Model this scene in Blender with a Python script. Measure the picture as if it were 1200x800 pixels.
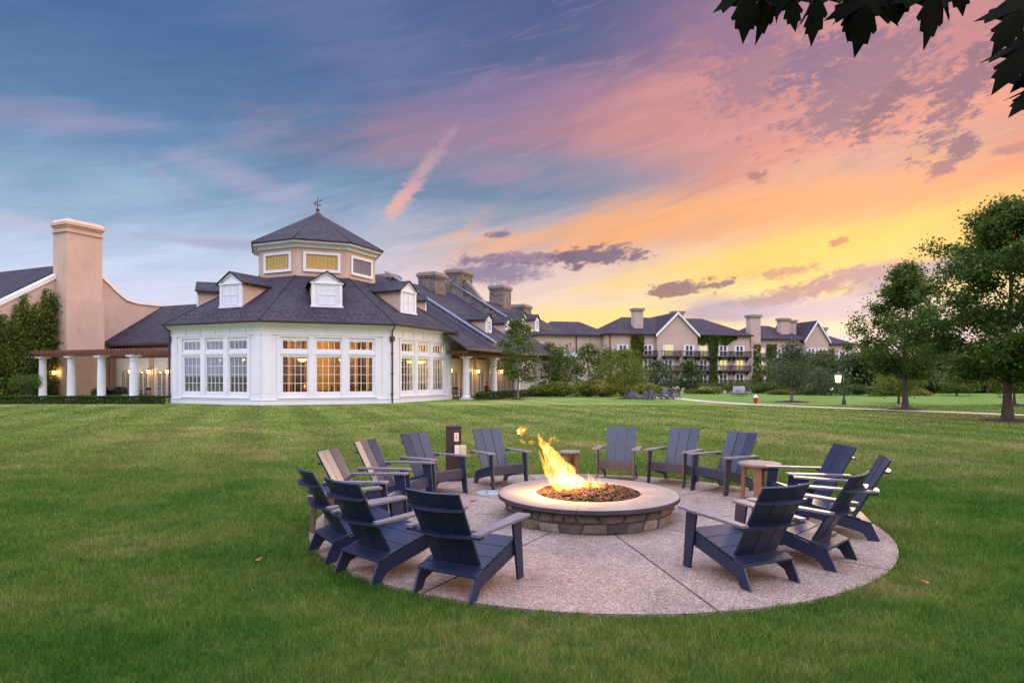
import bpy, bmesh, math, random
import numpy as np
from mathutils import Vector, Matrix, noise as mnoise

for o in list(bpy.data.objects):
    bpy.data.objects.remove(o)
scene = bpy.context.scene
COL = scene.collection
R = math.radians
PI = math.pi
random.seed(11)
rng = np.random.default_rng(11)

# ------------------------------------------------------------------ camera
CAMZ = 1.9
FOC = 749.0                                   # focal length for a 1200 wide frame
cam_data = bpy.data.cameras.new('camera')
cam = bpy.data.objects.new('camera', cam_data)
COL.objects.link(cam)
cam.location = (0, 0, CAMZ)
cam.rotation_euler = (R(90), 0, 0)
cam_data.sensor_width = 36
cam_data.lens = 36 * FOC / 1200
cam_data.shift_y = 40 / 1200
cam_data.clip_start = 0.05
cam_data.clip_end = 6000
scene.camera = cam


def lin(r, g, b):
    def f(c):
        c = c / 255.0
        return c / 12.92 if c <= 0.04045 else ((c + 0.055) / 1.055) ** 2.4
    return (f(r), f(g), f(b), 1.0)


class NT:
    """short hand for building node trees"""
    def __init__(s, tree):
        s.t = tree
        s.n = tree.nodes
        s.l = tree.links
        s.n.clear()

    def put(s, sock, val):
        if val is None:
            return
        if isinstance(val, bpy.types.NodeSocket):
            s.l.new(val, sock)
        elif isinstance(val, (tuple, list)) and hasattr(sock.default_value, '__len__'):
            n = len(sock.default_value)
            v = tuple(val)[:n]
            if len(v) < n:
                v = v + (1.0,) * (n - len(v))
            sock.default_value = v
        else:
            sock.default_value = val

    def node(s, typ, **kw):
        nd = s.n.new(typ)
        for k, v in kw.items():
            if k.startswith('i_'):
                key = k[2:].replace('_', ' ')
                s.put(nd.inputs[key], v)
            else:
                setattr(nd, k, v)
        return nd

    def m(s, op, a, b=None, c=None, clamp=False):
        nd = s.n.new('ShaderNodeMath')
        nd.operation = op
        nd.use_clamp = clamp
        for i, x in enumerate((a, b, c)):
            if x is not None:
                s.put(nd.inputs[i], x)
        return nd.outputs[0]

    def step(s, x, a, b, lo=0.0, hi=1.0):
        nd = s.n.new('ShaderNodeMapRange')
        nd.interpolation_type = 'SMOOTHSTEP'
        s.put(nd.inputs[0], x)
        for i, v in enumerate((a, b, lo, hi)):
            s.put(nd.inputs[i + 1], v)
        return nd.outputs[0]

    def mix(s, f, a, b, mode='MIX'):
        nd = s.n.new('ShaderNodeMix')
        nd.data_type = 'RGBA'
        nd.blend_type = mode
        nd.clamp_factor = True
        s.put(nd.inputs[0], f)
        s.put(nd.inputs[6], a)
        s.put(nd.inputs[7], b)
        return nd.outputs[2]

    def ramp(s, f, stops, interp='LINEAR'):
        nd = s.n.new('ShaderNodeValToRGB')
        cr = nd.color_ramp
        cr.interpolation = interp
        while len(cr.elements) < len(stops):
            cr.elements.new(0.5)
        for e, (p, c) in zip(cr.elements, stops):
            e.position = p
            e.color = c if len(c) == 4 else (*c, 1)
        s.put(nd.inputs[0], f)
        return nd.outputs[0]

    def noise(s, vec, scale, detail=4, rough=0.55, dist=0.0):
        nd = s.n.new('ShaderNodeTexNoise')
        s.put(nd.inputs['Vector'], vec)
        nd.inputs['Scale'].default_value = scale
        nd.inputs['Detail'].default_value = detail
        nd.inputs['Roughness'].default_value = rough
        nd.inputs['Distortion'].default_value = dist
        return nd.outputs[0]

    def mapping(s, vec, scale=(1, 1, 1), rot=(0, 0, 0), loc=(0, 0, 0), typ='POINT'):
        nd = s.n.new('ShaderNodeMapping')
        nd.vector_type = typ
        s.put(nd.inputs[0], vec)
        nd.inputs[1].default_value = loc
        nd.inputs[2].default_value = rot
        nd.inputs[3].default_value = scale
        return nd.outputs[0]


# ------------------------------------------------------------------ sky
SUN_AZ, SUN_EL = R(31), R(10.0)
world = bpy.data.worlds.new('World')
scene.world = world
world.use_nodes = True
w = NT(world.node_tree)
tc = w.node('ShaderNodeTexCoord')
sp = w.node('ShaderNodeSeparateXYZ')
w.put(sp.inputs[0], tc.outputs['Generated'])
dx, dy, dz = sp.outputs
az = w.m('MULTIPLY', w.m('ARCTAN2', dx, dy), 180 / PI / 10)       # tens of degrees, 0 = north
el = w.m('MULTIPLY', w.m('ARCSINE', dz), 180 / PI / 10)
cv = w.node('ShaderNodeCombineXYZ')
w.put(cv.inputs[0], az)
w.put(cv.inputs[1], el)
V = cv.outputs[0]
# streaky large noise, and fine noise
tilted = w.mapping(V, rot=(0, 0, R(-13)))
n_big = w.noise(w.mapping(tilted, scale=(0.5, 1.7, 1)), 1.1, 5, 0.55, 0.6)
n_str = w.noise(w.mapping(tilted, scale=(0.45, 2.4, 1), loc=(7, 3, 0)), 2.2, 7, 0.6, 0.4)
n_fin2 = w.noise(w.mapping(tilted, scale=(1.0, 2.2, 1), loc=(5, 1, 0)), 10.0, 9, 0.7, 0.3)
n_fin0 = w.noise(w.mapping(V, scale=(1.0, 1.8, 1), loc=(2, 9, 0)), 3.4, 8, 0.66, 0.5)
n_fin = w.m('ADD', w.m('MULTIPLY', n_fin0, 0.45), w.m('MULTIPLY', n_fin2, 0.55))
n_cir = w.noise(w.mapping(tilted, scale=(0.35, 2.6, 1), loc=(1, 4, 0)), 4.0, 9, 0.68, 0.9)
el_w = w.m('ADD', el, w.m('MULTIPLY', w.m('SUBTRACT', n_big, 0.5), 0.75))
el_w = w.m('ADD', el_w, w.m('MULTIPLY', w.m('SUBTRACT', n_str, 0.5), 0.35))
fe = w.m('DIVIDE', el_w, 4.0)


def sky_ramp(stops):
    return w.ramp(fe, [(e / 40.0, lin(*c)) for e, c in stops])


left = sky_ramp([(0, (224, 216, 238)), (6, (214, 218, 242)), (9, (200, 212, 238)), (12.5, (158, 183, 212)),
                 (16, (122, 153, 188)), (20, (92, 127, 168)), (26, (77, 110, 158)), (36, (76, 108, 162))])
mid = sky_ramp([(0, (255, 224, 170)), (4, (252, 218, 172)), (7, (240, 212, 196)), (10, (222, 192, 192)),
                (13, (170, 168, 186)), (16, (116, 138, 166)), (20, (116, 122, 154)), (24, (98, 106, 146)), (30, (80, 94, 140)), (38, (72, 92, 142))])
rgt = sky_ramp([(0, (206, 186, 214)), (3.2, (216, 194, 212)), (5.2, (248, 222, 176)), (7.3, (254, 218, 132)), (9.6, (252, 196, 112)),
                (12.6, (248, 170, 112)), (16.5, (230, 150, 128)), (20, (216, 138, 132)), (24, (194, 128, 140)), (28, (154, 114, 146)), (36, (120, 100, 148))])
az_w = w.m('ADD', az, w.m('MULTIPLY', w.m('SUBTRACT', n_big, 0.5), 1.4))
base = w.mix(w.step(az_w, -2.7, 0.25), left, mid)
base = w.mix(w.step(az_w, 0.2, 2.5), base, rgt)

F10 = 180 / PI / 10


def pdir(px, py):
    x, z = (px - 600) / FOC, (440 - py) / FOC
    return math.atan2(x, 1) * F10, math.atan2(z, math.hypot(x, 1)) * F10


def blob(cur, px, py, hw, hh, tilt, col, op, noise, amp, soft=0.35, streak=None):
    """a cloud patch: an ellipse about a direction whose edge is broken by noise"""
    a0, e0 = pdir(px, py)
    k = FOC * PI / 18
    kk = math.cos((px - 600) / FOC * 0.9)
    loc = w.mapping(V, scale=(hw / k * kk, hh / k, 1), rot=(0, 0, R(tilt)), loc=(a0, e0, 0), typ='TEXTURE')
    ln = w.node('ShaderNodeVectorMath', operation='LENGTH')
    w.put(ln.inputs[0], loc)
    if noise is n_fin:
        amp *= 2.3
    d = w.m('ADD', ln.outputs['Value'], w.m('MULTIPLY', w.m('SUBTRACT', noise, 0.5), amp))
    return w.mix(w.m('MULTIPLY', w.step(d, 1.0 + soft, 1.0 - soft), op), cur, lin(*col))


S = base
# broad pink and orange veils
for a in [(655, 148, 230, 38, 4, (192, 134, 146), 0.65, n_str, 2.4, 0.8),
          (560, 120, 130, 18, 8, (150, 120, 158), 0.5, n_str, 3.0, 0.8),
          (820, 130, 150, 36, 14, (216, 146, 140), 0.6, n_str, 2.4, 0.8),
          (1010, 60, 220, 70, 14, (216, 148, 142), 0.6, n_big, 3.0, 0.9),
          (1060, 160, 200, 26, 16, (238, 158, 138), 0.8, n_str, 3.0, 0.8),
          (640, 205, 130, 24, -3, (118, 140, 170), 0.6, n_str, 2.6, 0.8),
          (1010, 192, 130, 16, 5, (160, 152, 170), 0.65, n_str, 3.0, 0.8),
          (880, 235, 230, 24, 9, (246, 172, 122), 0.7, n_str, 3.4, 0.8),
          (760, 262, 200, 20, 6, (246, 172, 112), 0.7, n_str, 3.2, 0.8),
          (900, 300, 190, 16, 8, (255, 214, 92), 0.55, n_str, 2.8, 0.8),
          (1060, 275, 160, 14, 3, (255, 206, 96), 0.6, n_str, 2.8, 0.8),
          (740, 376, 150, 16, 0, (255, 226, 128), 0.8, n_str, 2.0, 0.8),
          (70, 138, 90, 12, 4, (164, 150, 190), 0.55, n_str, 3.0, 0.8),
          (300, 218, 80, 12, -14, (176, 168, 200), 0.55, n_str, 3.2, 0.8),
          (420, 50, 170, 40, -20, (110, 120, 166), 0.5, n_str, 3.4, 0.9),
          (200, 212, 40, 5, -30, (178, 168, 200), 0.25, n_str, 2.4, 0.8),
          (30, 262, 60, 6, 0, (214, 192, 216), 0.45, n_str, 2.4, 0.8),
          (250, 284, 60, 5, 0, (168, 160, 192), 0.6, n_str, 2.6, 0.7),
          (585, 205, 40, 14, 0, (168, 138, 166), 0.6, n_str, 3.0, 0.8)]:
    S = blob(S, *a)
# thin cirrus: lighter and darker threads everywhere
th = w.step(n_cir, 0.34, 0.68, 0.95, 1.05)
cm_ = w.node('ShaderNodeCombineColor')
for i_ in range(3):
    w.put(cm_.inputs[i_], th)
S = w.mix(0.9, S, cm_.outputs[0], 'MULTIPLY')
pk = w.m('MULTIPLY', w.step(n_cir, 0.54, 0.72), w.step(w.m('ADD', az, w.m('MULTIPLY', el, 0.2)), -1.2, 2.2))
S = w.mix(w.m('MULTIPLY', pk, 0.22), S, lin(236, 164, 150))
# contrail
S = blob(S, 470, 236, 24, 8, 52, (238, 178, 164), 0.85, n_fin, 1.9, 0.6)
S = blob(S, 496, 200, 32, 8, 50, (206, 162, 172), 0.7, n_fin, 2.0, 0.7)
S = blob(S, 522, 166, 20, 4, 48, (180, 146, 168), 0.5, n_fin, 2.0, 0.8)
# lavender bank along the right horizon, then small purple clouds
for a in [(862, 362, 62, 16, 0, (172, 152, 184), 0.9, n_str, 2.4, 0.5),
          (975, 362, 90, 16, 2, (196, 172, 202), 0.85, n_str, 2.4, 0.5),
          (1070, 322, 70, 14, 6, (160, 138, 176), 0.85, n_str, 2.4, 0.5),
          (950, 340, 50, 7, 4, (176, 128, 140), 0.9, n_fin, 2.8, 0.4),
          (1000, 322, 38, 8, 6, (178, 132, 146), 0.9, n_fin, 2.8, 0.4),
          (900, 352, 40, 6, 2, (176, 140, 150), 0.8, n_fin, 2.6, 0.4),
          (925, 318, 30, 5, 6, (196, 140, 118), 0.8, n_fin, 2.8, 0.4),
          (584, 318, 50, 13, 0, (128, 114, 150), 0.85, n_fin, 1.6, 0.5),
          (602, 304, 66, 7, 2, (132, 110, 140), 0.8, n_fin, 2.0, 0.35),
          (700, 301, 46, 10, 2, (122, 98, 122), 0.95, n_fin, 2.6, 0.35),
          (804, 337, 42, 8, 3, (138, 104, 118), 0.95, n_fin, 2.6, 0.35),
          (785, 344, 26, 4, 0, (160, 110, 110), 0.9, n_fin, 2.4, 0.35),
          (585, 274, 13, 4, 6, (126, 112, 140), 0.9, n_fin, 2.2, 0.4),
          (888, 207, 12, 7, 20, (176, 116, 118), 0.9, n_fin, 2.4, 0.4),
          (983, 284, 10, 4, 20, (206, 130, 92), 0.9, n_fin, 2.2, 0.4),
          (1105, 196, 18, 6, 24, (166, 112, 124), 0.9, n_fin, 2.6, 0.4),
          (1130, 172, 13, 9, 30, (150, 106, 124), 0.95, n_fin, 2.6, 0.4),
          (1186, 174, 18, 4, 0, (186, 128, 126), 0.8, n_fin, 2.4, 0.4),
          (888, 78, 52, 40, 40, (158, 118, 140), 0.75, n_fin, 3.0, 0.5),
          (868, 20, 36, 30, 30, (150, 114, 146), 0.8, n_fin, 3.6, 0.5),
          (1012, 92, 74, 42, 24, (146, 112, 136), 0.8, n_fin, 3.0, 0.45),
          (1030, 128, 36, 12, 40, (150, 108, 122), 0.95, n_fin, 2.8, 0.4),
          (965, 70, 50, 16, 20, (146, 112, 140), 0.85, n_fin, 3.0, 0.45),
          (1128, 108, 22, 44, -40, (150, 108, 128), 0.95, n_fin, 3.2, 0.45)]:
    S = blob(S, *a)
# the sky overhead and behind the photographer: unseen lavender glow added as fill light, brighter than the part in view
over = w.m('MAXIMUM', w.step(el, 3.6, 6.5), w.step(w.m('ABSOLUTE', az), 5.6, 10.0))
low = w.mix(w.step(az, 2.0, 9.0), w.mix(w.step(az, -2.0, -9.0), (1.2, 1.0, 1.3, 1), (1.25, 1.35, 1.9, 1)), (4.2, 2.7, 1.8, 1))
low = w.mix(w.step(w.m('ABSOLUTE', az), 9.5, 14.0), low, (0.62, 0.52, 0.70, 1))
hi = w.mix(w.step(el, 1.2, 5.5), low, (3.6, 3.65, 4.5, 1))
S = w.mix(over, S, hi)
bg = w.node('ShaderNodeBackground')
w.put(bg.inputs[0], S)
bg.inputs[1].default_value = 1.0
nsk = w.node('ShaderNodeTexSky', sky_type='NISHITA', sun_disc=False)
nsk.sun_elevation = SUN_EL
nsk.sun_rotation = SUN_AZ
bg2 = w.node('ShaderNodeBackground')
w.put(bg2.inputs[0], nsk.outputs[0])
bg2.inputs[1].default_value = 0.006
ad = w.node('ShaderNodeAddShader')
w.l.new(bg.outputs[0], ad.inputs[0])
w.l.new(bg2.outputs[0], ad.inputs[1])
wo = w.node('ShaderNodeOutputWorld')
w.l.new(ad.outputs[0], wo.inputs[0])

sl = bpy.data.lights.new('sun', 'SUN')
sl.energy = 1.7
sl.angle = R(14)
sl.color = (1.0, 0.70, 0.46)
sun = bpy.data.objects.new('sun', sl)
COL.objects.link(sun)
sdir = Vector((math.sin(SUN_AZ) * math.cos(SUN_EL), math.cos(SUN_AZ) * math.cos(SUN_EL), math.sin(SUN_EL)))
sun.rotation_euler = sdir.to_track_quat('Z', 'Y').to_euler()

scene.view_settings.view_transform = 'Standard'
scene.view_settings.look = 'None'
scene.view_settings.exposure = 0.0
scene.view_settings.gamma = 1.0
scene.view_settings.use_curve_mapping = False
scene.render.engine = 'CYCLES'
cy = scene.cycles
cy.use_denoising = True
cy.denoiser = 'OPENIMAGEDENOISE'
cy.max_bounces = 6
cy.diffuse_bounces = 3
cy.glossy_bounces = 3
cy.transmission_bounces = 4
cy.transparent_max_bounces = 24
cy.volume_step_rate = 0.3
cy.caustics_reflective = False
cy.caustics_refractive = False
cy.sample_clamp_indirect = 4.0


def pt(px, py=None, d=None, z=0.0):
    """the point a photo pixel shows: on the level z (py given) or at the depth d"""
    if d is None:
        d = FOC * (CAMZ - z) / (py - 440)
    x = (px - 600) / FOC * d
    if py is not None and z == 0.0 and d is not None:
        pass
    return Vector((x, d, z))


def ph(py, d):
    return CAMZ + (440 - py) * d / FOC


# ------------------------------------------------------------------ mesh helpers
class MB:
    def __init__(s):
        s.v = []
        s.f = []

    def add(s, vs, fs):
        k = len(s.v)
        s.v += [tuple(p) for p in vs]
        s.f += [tuple(i + k for i in q) for q in fs]
        return s

    def box(s, x0, x1, y0, y1, z0, z1, M=None):
        vs = [Vector((x, y, z)) for z in (z0, z1) for y in (y0, y1) for x in (x0, x1)]
        if M is not None:
            vs = [M @ p for p in vs]
        return s.add(vs, [(0, 2, 3, 1), (4, 5, 7, 6), (0, 1, 5, 4), (2, 6, 7, 3), (0, 4, 6, 2), (1, 3, 7, 5)])

    def prism(s, pts, vec):
        pts = [Vector(p) for p in pts]
        n = len(pts)
        vec = Vector(vec)
        vs = pts + [p + vec for p in pts]
        fs = [tuple(range(n))[::-1], tuple(range(n, 2 * n))]
        fs += [(i, (i + 1) % n, n + (i + 1) % n, n + i) for i in range(n)]
        return s.add(vs, fs)

    def hexa(s, a, b):
        """a solid between two quads of four points each"""
        return s.add(list(a) + list(b), [(3, 2, 1, 0), (4, 5, 6, 7), (0, 1, 5, 4), (1, 2, 6, 5), (2, 3, 7, 6), (3, 0, 4, 7)])

    def tube(s, pts, rad, n=8, cap=True):
        pts = [Vector(p) for p in pts]
        if not hasattr(rad, '__len__'):
            rad = [rad] * len(pts)
        vs, fs = [], []
        ref = None
        for i, p in enumerate(pts):
            d = (pts[min(i + 1, len(pts) - 1)] - pts[max(i - 1, 0)])
            d = d.normalized() if d.length > 1e-9 else Vector((0, 0, 1))
            if ref is None:
                ref = Vector((1, 0, 0)) if abs(d.x) < 0.9 else Vector((0, 1, 0))
            a = (ref - d * ref.dot(d)).normalized()
            ref = a
            b = d.cross(a)
            for k in range(n):
                t = 2 * PI * k / n
                vs.append(p + (a * math.cos(t) + b * math.sin(t)) * rad[i])
        for i in range(len(pts) - 1):
            for k in range(n):
                k2 = (k + 1) % n
                fs.append((i * n + k, i * n + k2, (i + 1) * n + k2, (i + 1) * n + k))
        if cap:
            fs.append(tuple(range(n))[::-1])
            fs.append(tuple(range((len(pts) - 1) * n, len(pts) * n)))
        return s.add(vs, fs)

    def lathe(s, prof, n=24, c=(0, 0, 0), a0=0.0, closed=False):
        vs, fs = [], []
        for r, z in prof:
            for k in range(n):
                t = a0 + 2 * PI * k / n
                vs.append((c[0] + r * math.cos(t), c[1] + r * math.sin(t), c[2] + z))
        m = len(prof)
        for i in range(m if closed else m - 1):
            j = (i + 1) % m
            for k in range(n):
                k2 = (k + 1) % n
                fs.append((i * n + k, i * n + k2, j * n + k2, j * n + k))
        if not closed:
            fs.append(tuple(range(n))[::-1])
            fs.append(tuple(range((m - 1) * n, m * n)))
        return s.add(vs, fs)

    def build(s, name, mat, parent=None, smooth=False, bevel=0.0, norm=True):
        me = bpy.data.meshes.new(name)
        me.from_pydata(s.v, [], s.f)
        if norm or bevel:
            bm = bmesh.new()
            bm.from_mesh(me)
            bmesh.ops.recalc_face_normals(bm, faces=bm.faces)
            if bevel:
                bmesh.ops.bevel(bm, geom=list(bm.edges), offset=bevel, segments=2, profile=0.6, affect='EDGES', clamp_overlap=True)
            bm.to_mesh(me)
            bm.free()
        if smooth:
            me.polygons.foreach_set('use_smooth', [True] * len(me.polygons))
            me.set_sharp_from_angle(angle=R(38))
        me.materials.append(mat)
        o = bpy.data.objects.new(name, me)
        COL.objects.link(o)
        if parent:
            o.parent = parent
        return o


def np_mesh(name, verts, faces_list, mat, parent=None, attr=None, smooth=False):
    """verts (n,3); faces_list: arrays (k,m) of indices; attr: per face float 'v'"""
    me = bpy.data.meshes.new(name)
    me.vertices.add(len(verts))
    me.vertices.foreach_set('co', np.asarray(verts, dtype=np.float32).ravel())
    tot = np.concatenate([np.full(len(f), f.shape[1], dtype=np.int32) for f in faces_list])
    idx = np.concatenate([f.ravel() for f in faces_list]).astype(np.int32)
    me.loops.add(len(idx))
    me.loops.foreach_set('vertex_index', idx)
    me.polygons.add(len(tot))
    st = np.zeros(len(tot), dtype=np.int32)
    st[1:] = np.cumsum(tot)[:-1]
    me.polygons.foreach_set('loop_start', st)
    if smooth:
        me.polygons.foreach_set('use_smooth', np.ones(len(tot), dtype=bool))
    if attr is not None:
        a = me.attributes.new('v', 'FLOAT', 'FACE')
        a.data.foreach_set('value', np.asarray(attr, dtype=np.float32))
    me.update(calc_edges=True)
    me.materials.append(mat)
    o = bpy.data.objects.new(name, me)
    COL.objects.link(o)
    if parent:
        o.parent = parent
    return o


def tag(o, label=None, cat=None, group=None, kind=None):
    if label:
        o['label'] = label
    if cat:
        o['category'] = cat
    if group:
        o['group'] = group
    if kind:
        o['kind'] = kind
    return o


def thing(name, label, cat, loc=(0, 0, 0), rotz=0.0, group=None):
    o = bpy.data.objects.new(name, None)
    o.empty_display_size = 0.2
    COL.objects.link(o)
    o.location = loc
    o.rotation_euler = (0, 0, rotz)
    return tag(o, label, cat, group)


KIDS = {}


def kids(o):
    return [c for c in bpy.data.objects if c.parent == o]


def dup(root, loc, rotz, label, group=None):
    r = root.copy()
    COL.objects.link(r)
    r.location = loc
    r.rotation_euler = (0, 0, rotz)
    r['label'] = label
    if group:
        r['group'] = group
    if root.name not in KIDS:
        KIDS[root.name] = [(c, kids(c)) for c in kids(root)]
    for c, subs in KIDS[root.name]:
        k = c.copy()
        COL.objects.link(k)
        k.parent = r
        for g in subs:
            h = g.copy()
            COL.objects.link(h)
            h.parent = k
    return r


# ------------------------------------------------------------------ materials
def base_mat(name):
    m = bpy.data.materials.new(name)
    m.use_nodes = True
    t = NT(m.node_tree)
    out = t.node('ShaderNodeOutputMaterial')
    return m, t, out


def principled(t, out, color, rough=0.6, bump=None, bstr=0.3, bdist=0.02, spec=0.4, metal=0.0):
    p = t.node('ShaderNodeBsdfPrincipled')
    t.put(p.inputs['Base Color'], color)
    t.put(p.inputs['Roughness'], rough)
    t.put(p.inputs['Specular IOR Level'], spec)
    t.put(p.inputs['Metallic'], metal)
    if bump is not None:
        b = t.node('ShaderNodeBump')
        b.inputs['Strength'].default_value = bstr
        b.inputs['Distance'].default_value = bdist
        t.put(b.inputs['Height'], bump)
        t.l.new(b.outputs[0], p.inputs['Normal'])
    t.l.new(p.outputs[0], out.inputs[0])
    return p


def plain(name, c, var=0.12, scale=3.0, rough=0.6, bump=0.15, bscale=None, spec=0.4, metal=0.0, dirt=0.0):
    """a painted or cast surface: base colour wandering a little, fine grain"""
    m, t, out = base_mat(name)
    co = t.node('ShaderNodeTexCoord').outputs['Object']
    n = t.noise(co, scale, 6, 0.6)
    lo = tuple(max(0, x * (1 - var)) for x in c)
    hi = tuple(min(1, x * (1 + var)) for x in c)
    colr = t.ramp(n, [(0.3, lo), (0.7, hi)])
    if dirt:
        n2 = t.noise(t.mapping(co, scale=(1.6, 1.6, 0.35)), 1.3, 6, 0.65)
        colr = t.mix(t.step(n2, 0.52, 0.75, 0, dirt), colr, tuple(x * 0.6 for x in c))
    fine = t.noise(co, bscale or scale * 14, 4, 0.6)
    rr = t.m('ADD', rough - 0.06, t.m('MULTIPLY', n, 0.12))
    principled(t, out, colr, rr, fine, bump, 0.01, spec, metal)
    return m


def shingle(name, c, var=0.45, course=0.15):
    m, t, out = base_mat(name)
    co = t.node('ShaderNodeTexCoord').outputs['Object']
    s = t.node('ShaderNodeSeparateXYZ')
    t.put(s.inputs[0], co)
    z = t.m('DIVIDE', s.outputs[2], course)
    fr = t.m('FRACT', z)
    row = t.m('FLOOR', z)
    cmb = t.node('ShaderNodeCombineXYZ')
    t.put(cmb.inputs[0], t.m('MULTIPLY', s.outputs[0], 3.2))
    t.put(cmb.inputs[1], t.m('MULTIPLY', s.outputs[1], 3.2))
    t.put(cmb.inputs[2], t.m('MULTIPLY', row, 1.73))
    vor = t.node('ShaderNodeTexVoronoi')
    t.put(vor.inputs['Vector'], cmb.outputs[0])
    vor.inputs['Scale'].default_value = 1.0
    sv = t.node('ShaderNodeSeparateColor')
    t.put(sv.inputs[0], vor.outputs['Color'])
    big = t.noise(co, 0.5, 5, 0.6)
    k = t.m('ADD', t.m('MULTIPLY', sv.outputs[0], 0.55), t.m('MULTIPLY', big, 0.6))
    colr = t.ramp(k, [(0.2, tuple(x * (1 - var) for x in c)), (0.55, c), (0.95, tuple(x * (1 + var * 1.3) for x in c))])
    edge = t.step(fr, 0.0, 0.16)
    colr = t.mix(edge, tuple(x * 0.5 for x in c), colr)
    h = t.m('ADD', t.m('SUBTRACT', 1.0, fr), t.m('MULTIPLY', sv.outputs[1], 0.4))
    principled(t, out, colr, 0.7, h, 0.6, 0.03, 0.16)
    return m


def stone(name, cols, mortar, scale=3.2, width=0.05, squash=1.5, bstr=0.8):
    m, t, out = base_mat(name)
    co = t.node('ShaderNodeTexCoord').outputs['Object']
    nz = t.node('ShaderNodeTexNoise')
    t.put(nz.inputs['Vector'], co)
    nz.inputs['Scale'].default_value = scale * 0.9
    wob = t.node('ShaderNodeVectorMath', operation='SCALE')
    t.put(wob.inputs[0], nz.outputs['Color'])
    wob.inputs['Scale'].default_value = 0.22
    ad_ = t.node('ShaderNodeVectorMath', operation='ADD')
    t.put(ad_.inputs[0], co)
    t.put(ad_.inputs[1], wob.outputs[0])
    mp = t.mapping(ad_.outputs[0], scale=(1, 1, squash))
    v1 = t.node('ShaderNodeTexVoronoi', feature='F1')
    v2 = t.node('ShaderNodeTexVoronoi', feature='DISTANCE_TO_EDGE')
    for v in (v1, v2):
        t.put(v.inputs['Vector'], mp)
        v.inputs['Scale'].default_value = scale
    s = t.node('ShaderNodeSeparateColor')
    t.put(s.inputs[0], v1.outputs['Color'])
    n = len(cols)
    cell = t.ramp(s.outputs[0], [(i / n, c) for i, c in enumerate(cols)], 'CONSTANT')
    grain = t.noise(co, scale * 5, 6, 0.65)
    cell = t.mix(0.75, cell, t.ramp(grain, [(0.25, (0.35,) * 3), (0.75, (1.25,) * 3)]), 'MULTIPLY')
    e = t.step(v2.outputs['Distance'], width * 0.5, width * 1.6)
    colr = t.mix(e, mortar, cell)
    h = t.m('ADD', e, t.m('MULTIPLY', grain, 0.4))
    principled(t, out, colr, 0.8, h, bstr, 0.03, 0.3)
    return m


def leafmat(name, stops, transl=0.35, rough=0.55, spec=0.12):
    m, t, out = base_mat(name)
    at = t.node('ShaderNodeAttribute', attribute_name='v')
    c = t.ramp(at.outputs['Fac'], stops)
    p = t.node('ShaderNodeBsdfPrincipled')
    t.put(p.inputs['Base Color'], c)
    p.inputs['Roughness'].default_value = rough
    p.inputs['Specular IOR Level'].default_value = spec
    tr = t.node('ShaderNodeBsdfTranslucent')
    t.put(tr.inputs[0], t.mix(0.5, c, (0.16, 0.2, 0.03, 1)))
    mx = t.node('ShaderNodeMixShader')
    mx.inputs[0].default_value = transl
    t.l.new(p.outputs[0], mx.inputs[1])
    t.l.new(tr.outputs[0], mx.inputs[2])
    t.l.new(mx.outputs[0], out.inputs[0])
    return m


def emit(name, c, strength):
    m, t, out = base_mat(name)
    e = t.node('ShaderNodeEmission')
    t.put(e.inputs[0], c)
    e.inputs[1].default_value = strength
    t.l.new(e.outputs[0], out.inputs[0])
    return m


def glassmat(name, refl=0.16, tint=(0.9, 0.92, 0.95)):
    m, t, out = base_mat(name)
    tr = t.node('ShaderNodeBsdfTransparent')
    t.put(tr.inputs[0], tint)
    gl = t.node('ShaderNodeBsdfGlossy')
    gl.inputs['Roughness'].default_value = 0.03
    co = t.node('ShaderNodeTexCoord').outputs['Object']
    b = t.node('ShaderNodeBump')
    b.inputs['Strength'].default_value = 0.05
    t.put(b.inputs['Height'], t.noise(co, 1.4, 2))
    t.l.new(b.outputs[0], gl.inputs['Normal'])
    lw = t.node('ShaderNodeLayerWeight')
    lw.inputs[0].default_value = 0.25
    f = t.m('ADD', refl, t.m('MULTIPLY', lw.outputs['Fresnel'], 0.22), clamp=True)
    mx = t.node('ShaderNodeMixShader')
    t.put(mx.inputs[0], f)
    t.l.new(tr.outputs[0], mx.inputs[1])
    t.l.new(gl.outputs[0], mx.inputs[2])
    t.l.new(mx.outputs[0], out.inputs[0])
    return m


M = {}
M['white'] = plain('white_paint', (0.72, 0.72, 0.76), 0.04, 2.0, 0.45, 0.06, dirt=0.12)
M['peach'] = plain('peach_stucco', (0.55, 0.395, 0.315), 0.10, 0.6, 0.9, 0.35, 18, 0.08, dirt=0.3)
M['pinkst'] = plain('hotel_stucco', (0.48, 0.355, 0.315), 0.08, 0.4, 0.9, 0.3, 8, 0.05, dirt=0.25)
M['slate'] = shingle('slate_roof', (0.028, 0.023, 0.036), course=0.15)
M['slate2'] = shingle('hotel_roof', (0.034, 0.024, 0.034), course=0.3)
M['gutter'] = plain('bronze_gutter', (0.055, 0.035, 0.045), 0.2, 4, 0.45, 0.05)
M['copper'] = plain('grey_blue_flashing', (0.13, 0.17, 0.27), 0.1, 2, 0.4, 0.05)
M['beam'] = plain('redwood_beam', (0.20, 0.085, 0.06), 0.3, 4, 0.6, 0.2)
M['darkrail'] = plain('dark_railing', (0.018, 0.011, 0.014), 0.2, 4, 0.5, 0.05)
M['chimstone'] = stone('chimney_stone', [(0.20, 0.14, 0.115), (0.14, 0.105, 0.095), (0.25, 0.19, 0.155), (0.095, 0.07, 0.07), (0.18, 0.145, 0.14)],
                       (0.22, 0.175, 0.15), 2.2, 0.06, 1.4)
M['capstone'] = plain('chimney_cap', (0.24, 0.195, 0.18), 0.15, 2, 0.8, 0.3)
M['glass'] = glassmat('window_glass', 0.02)
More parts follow.
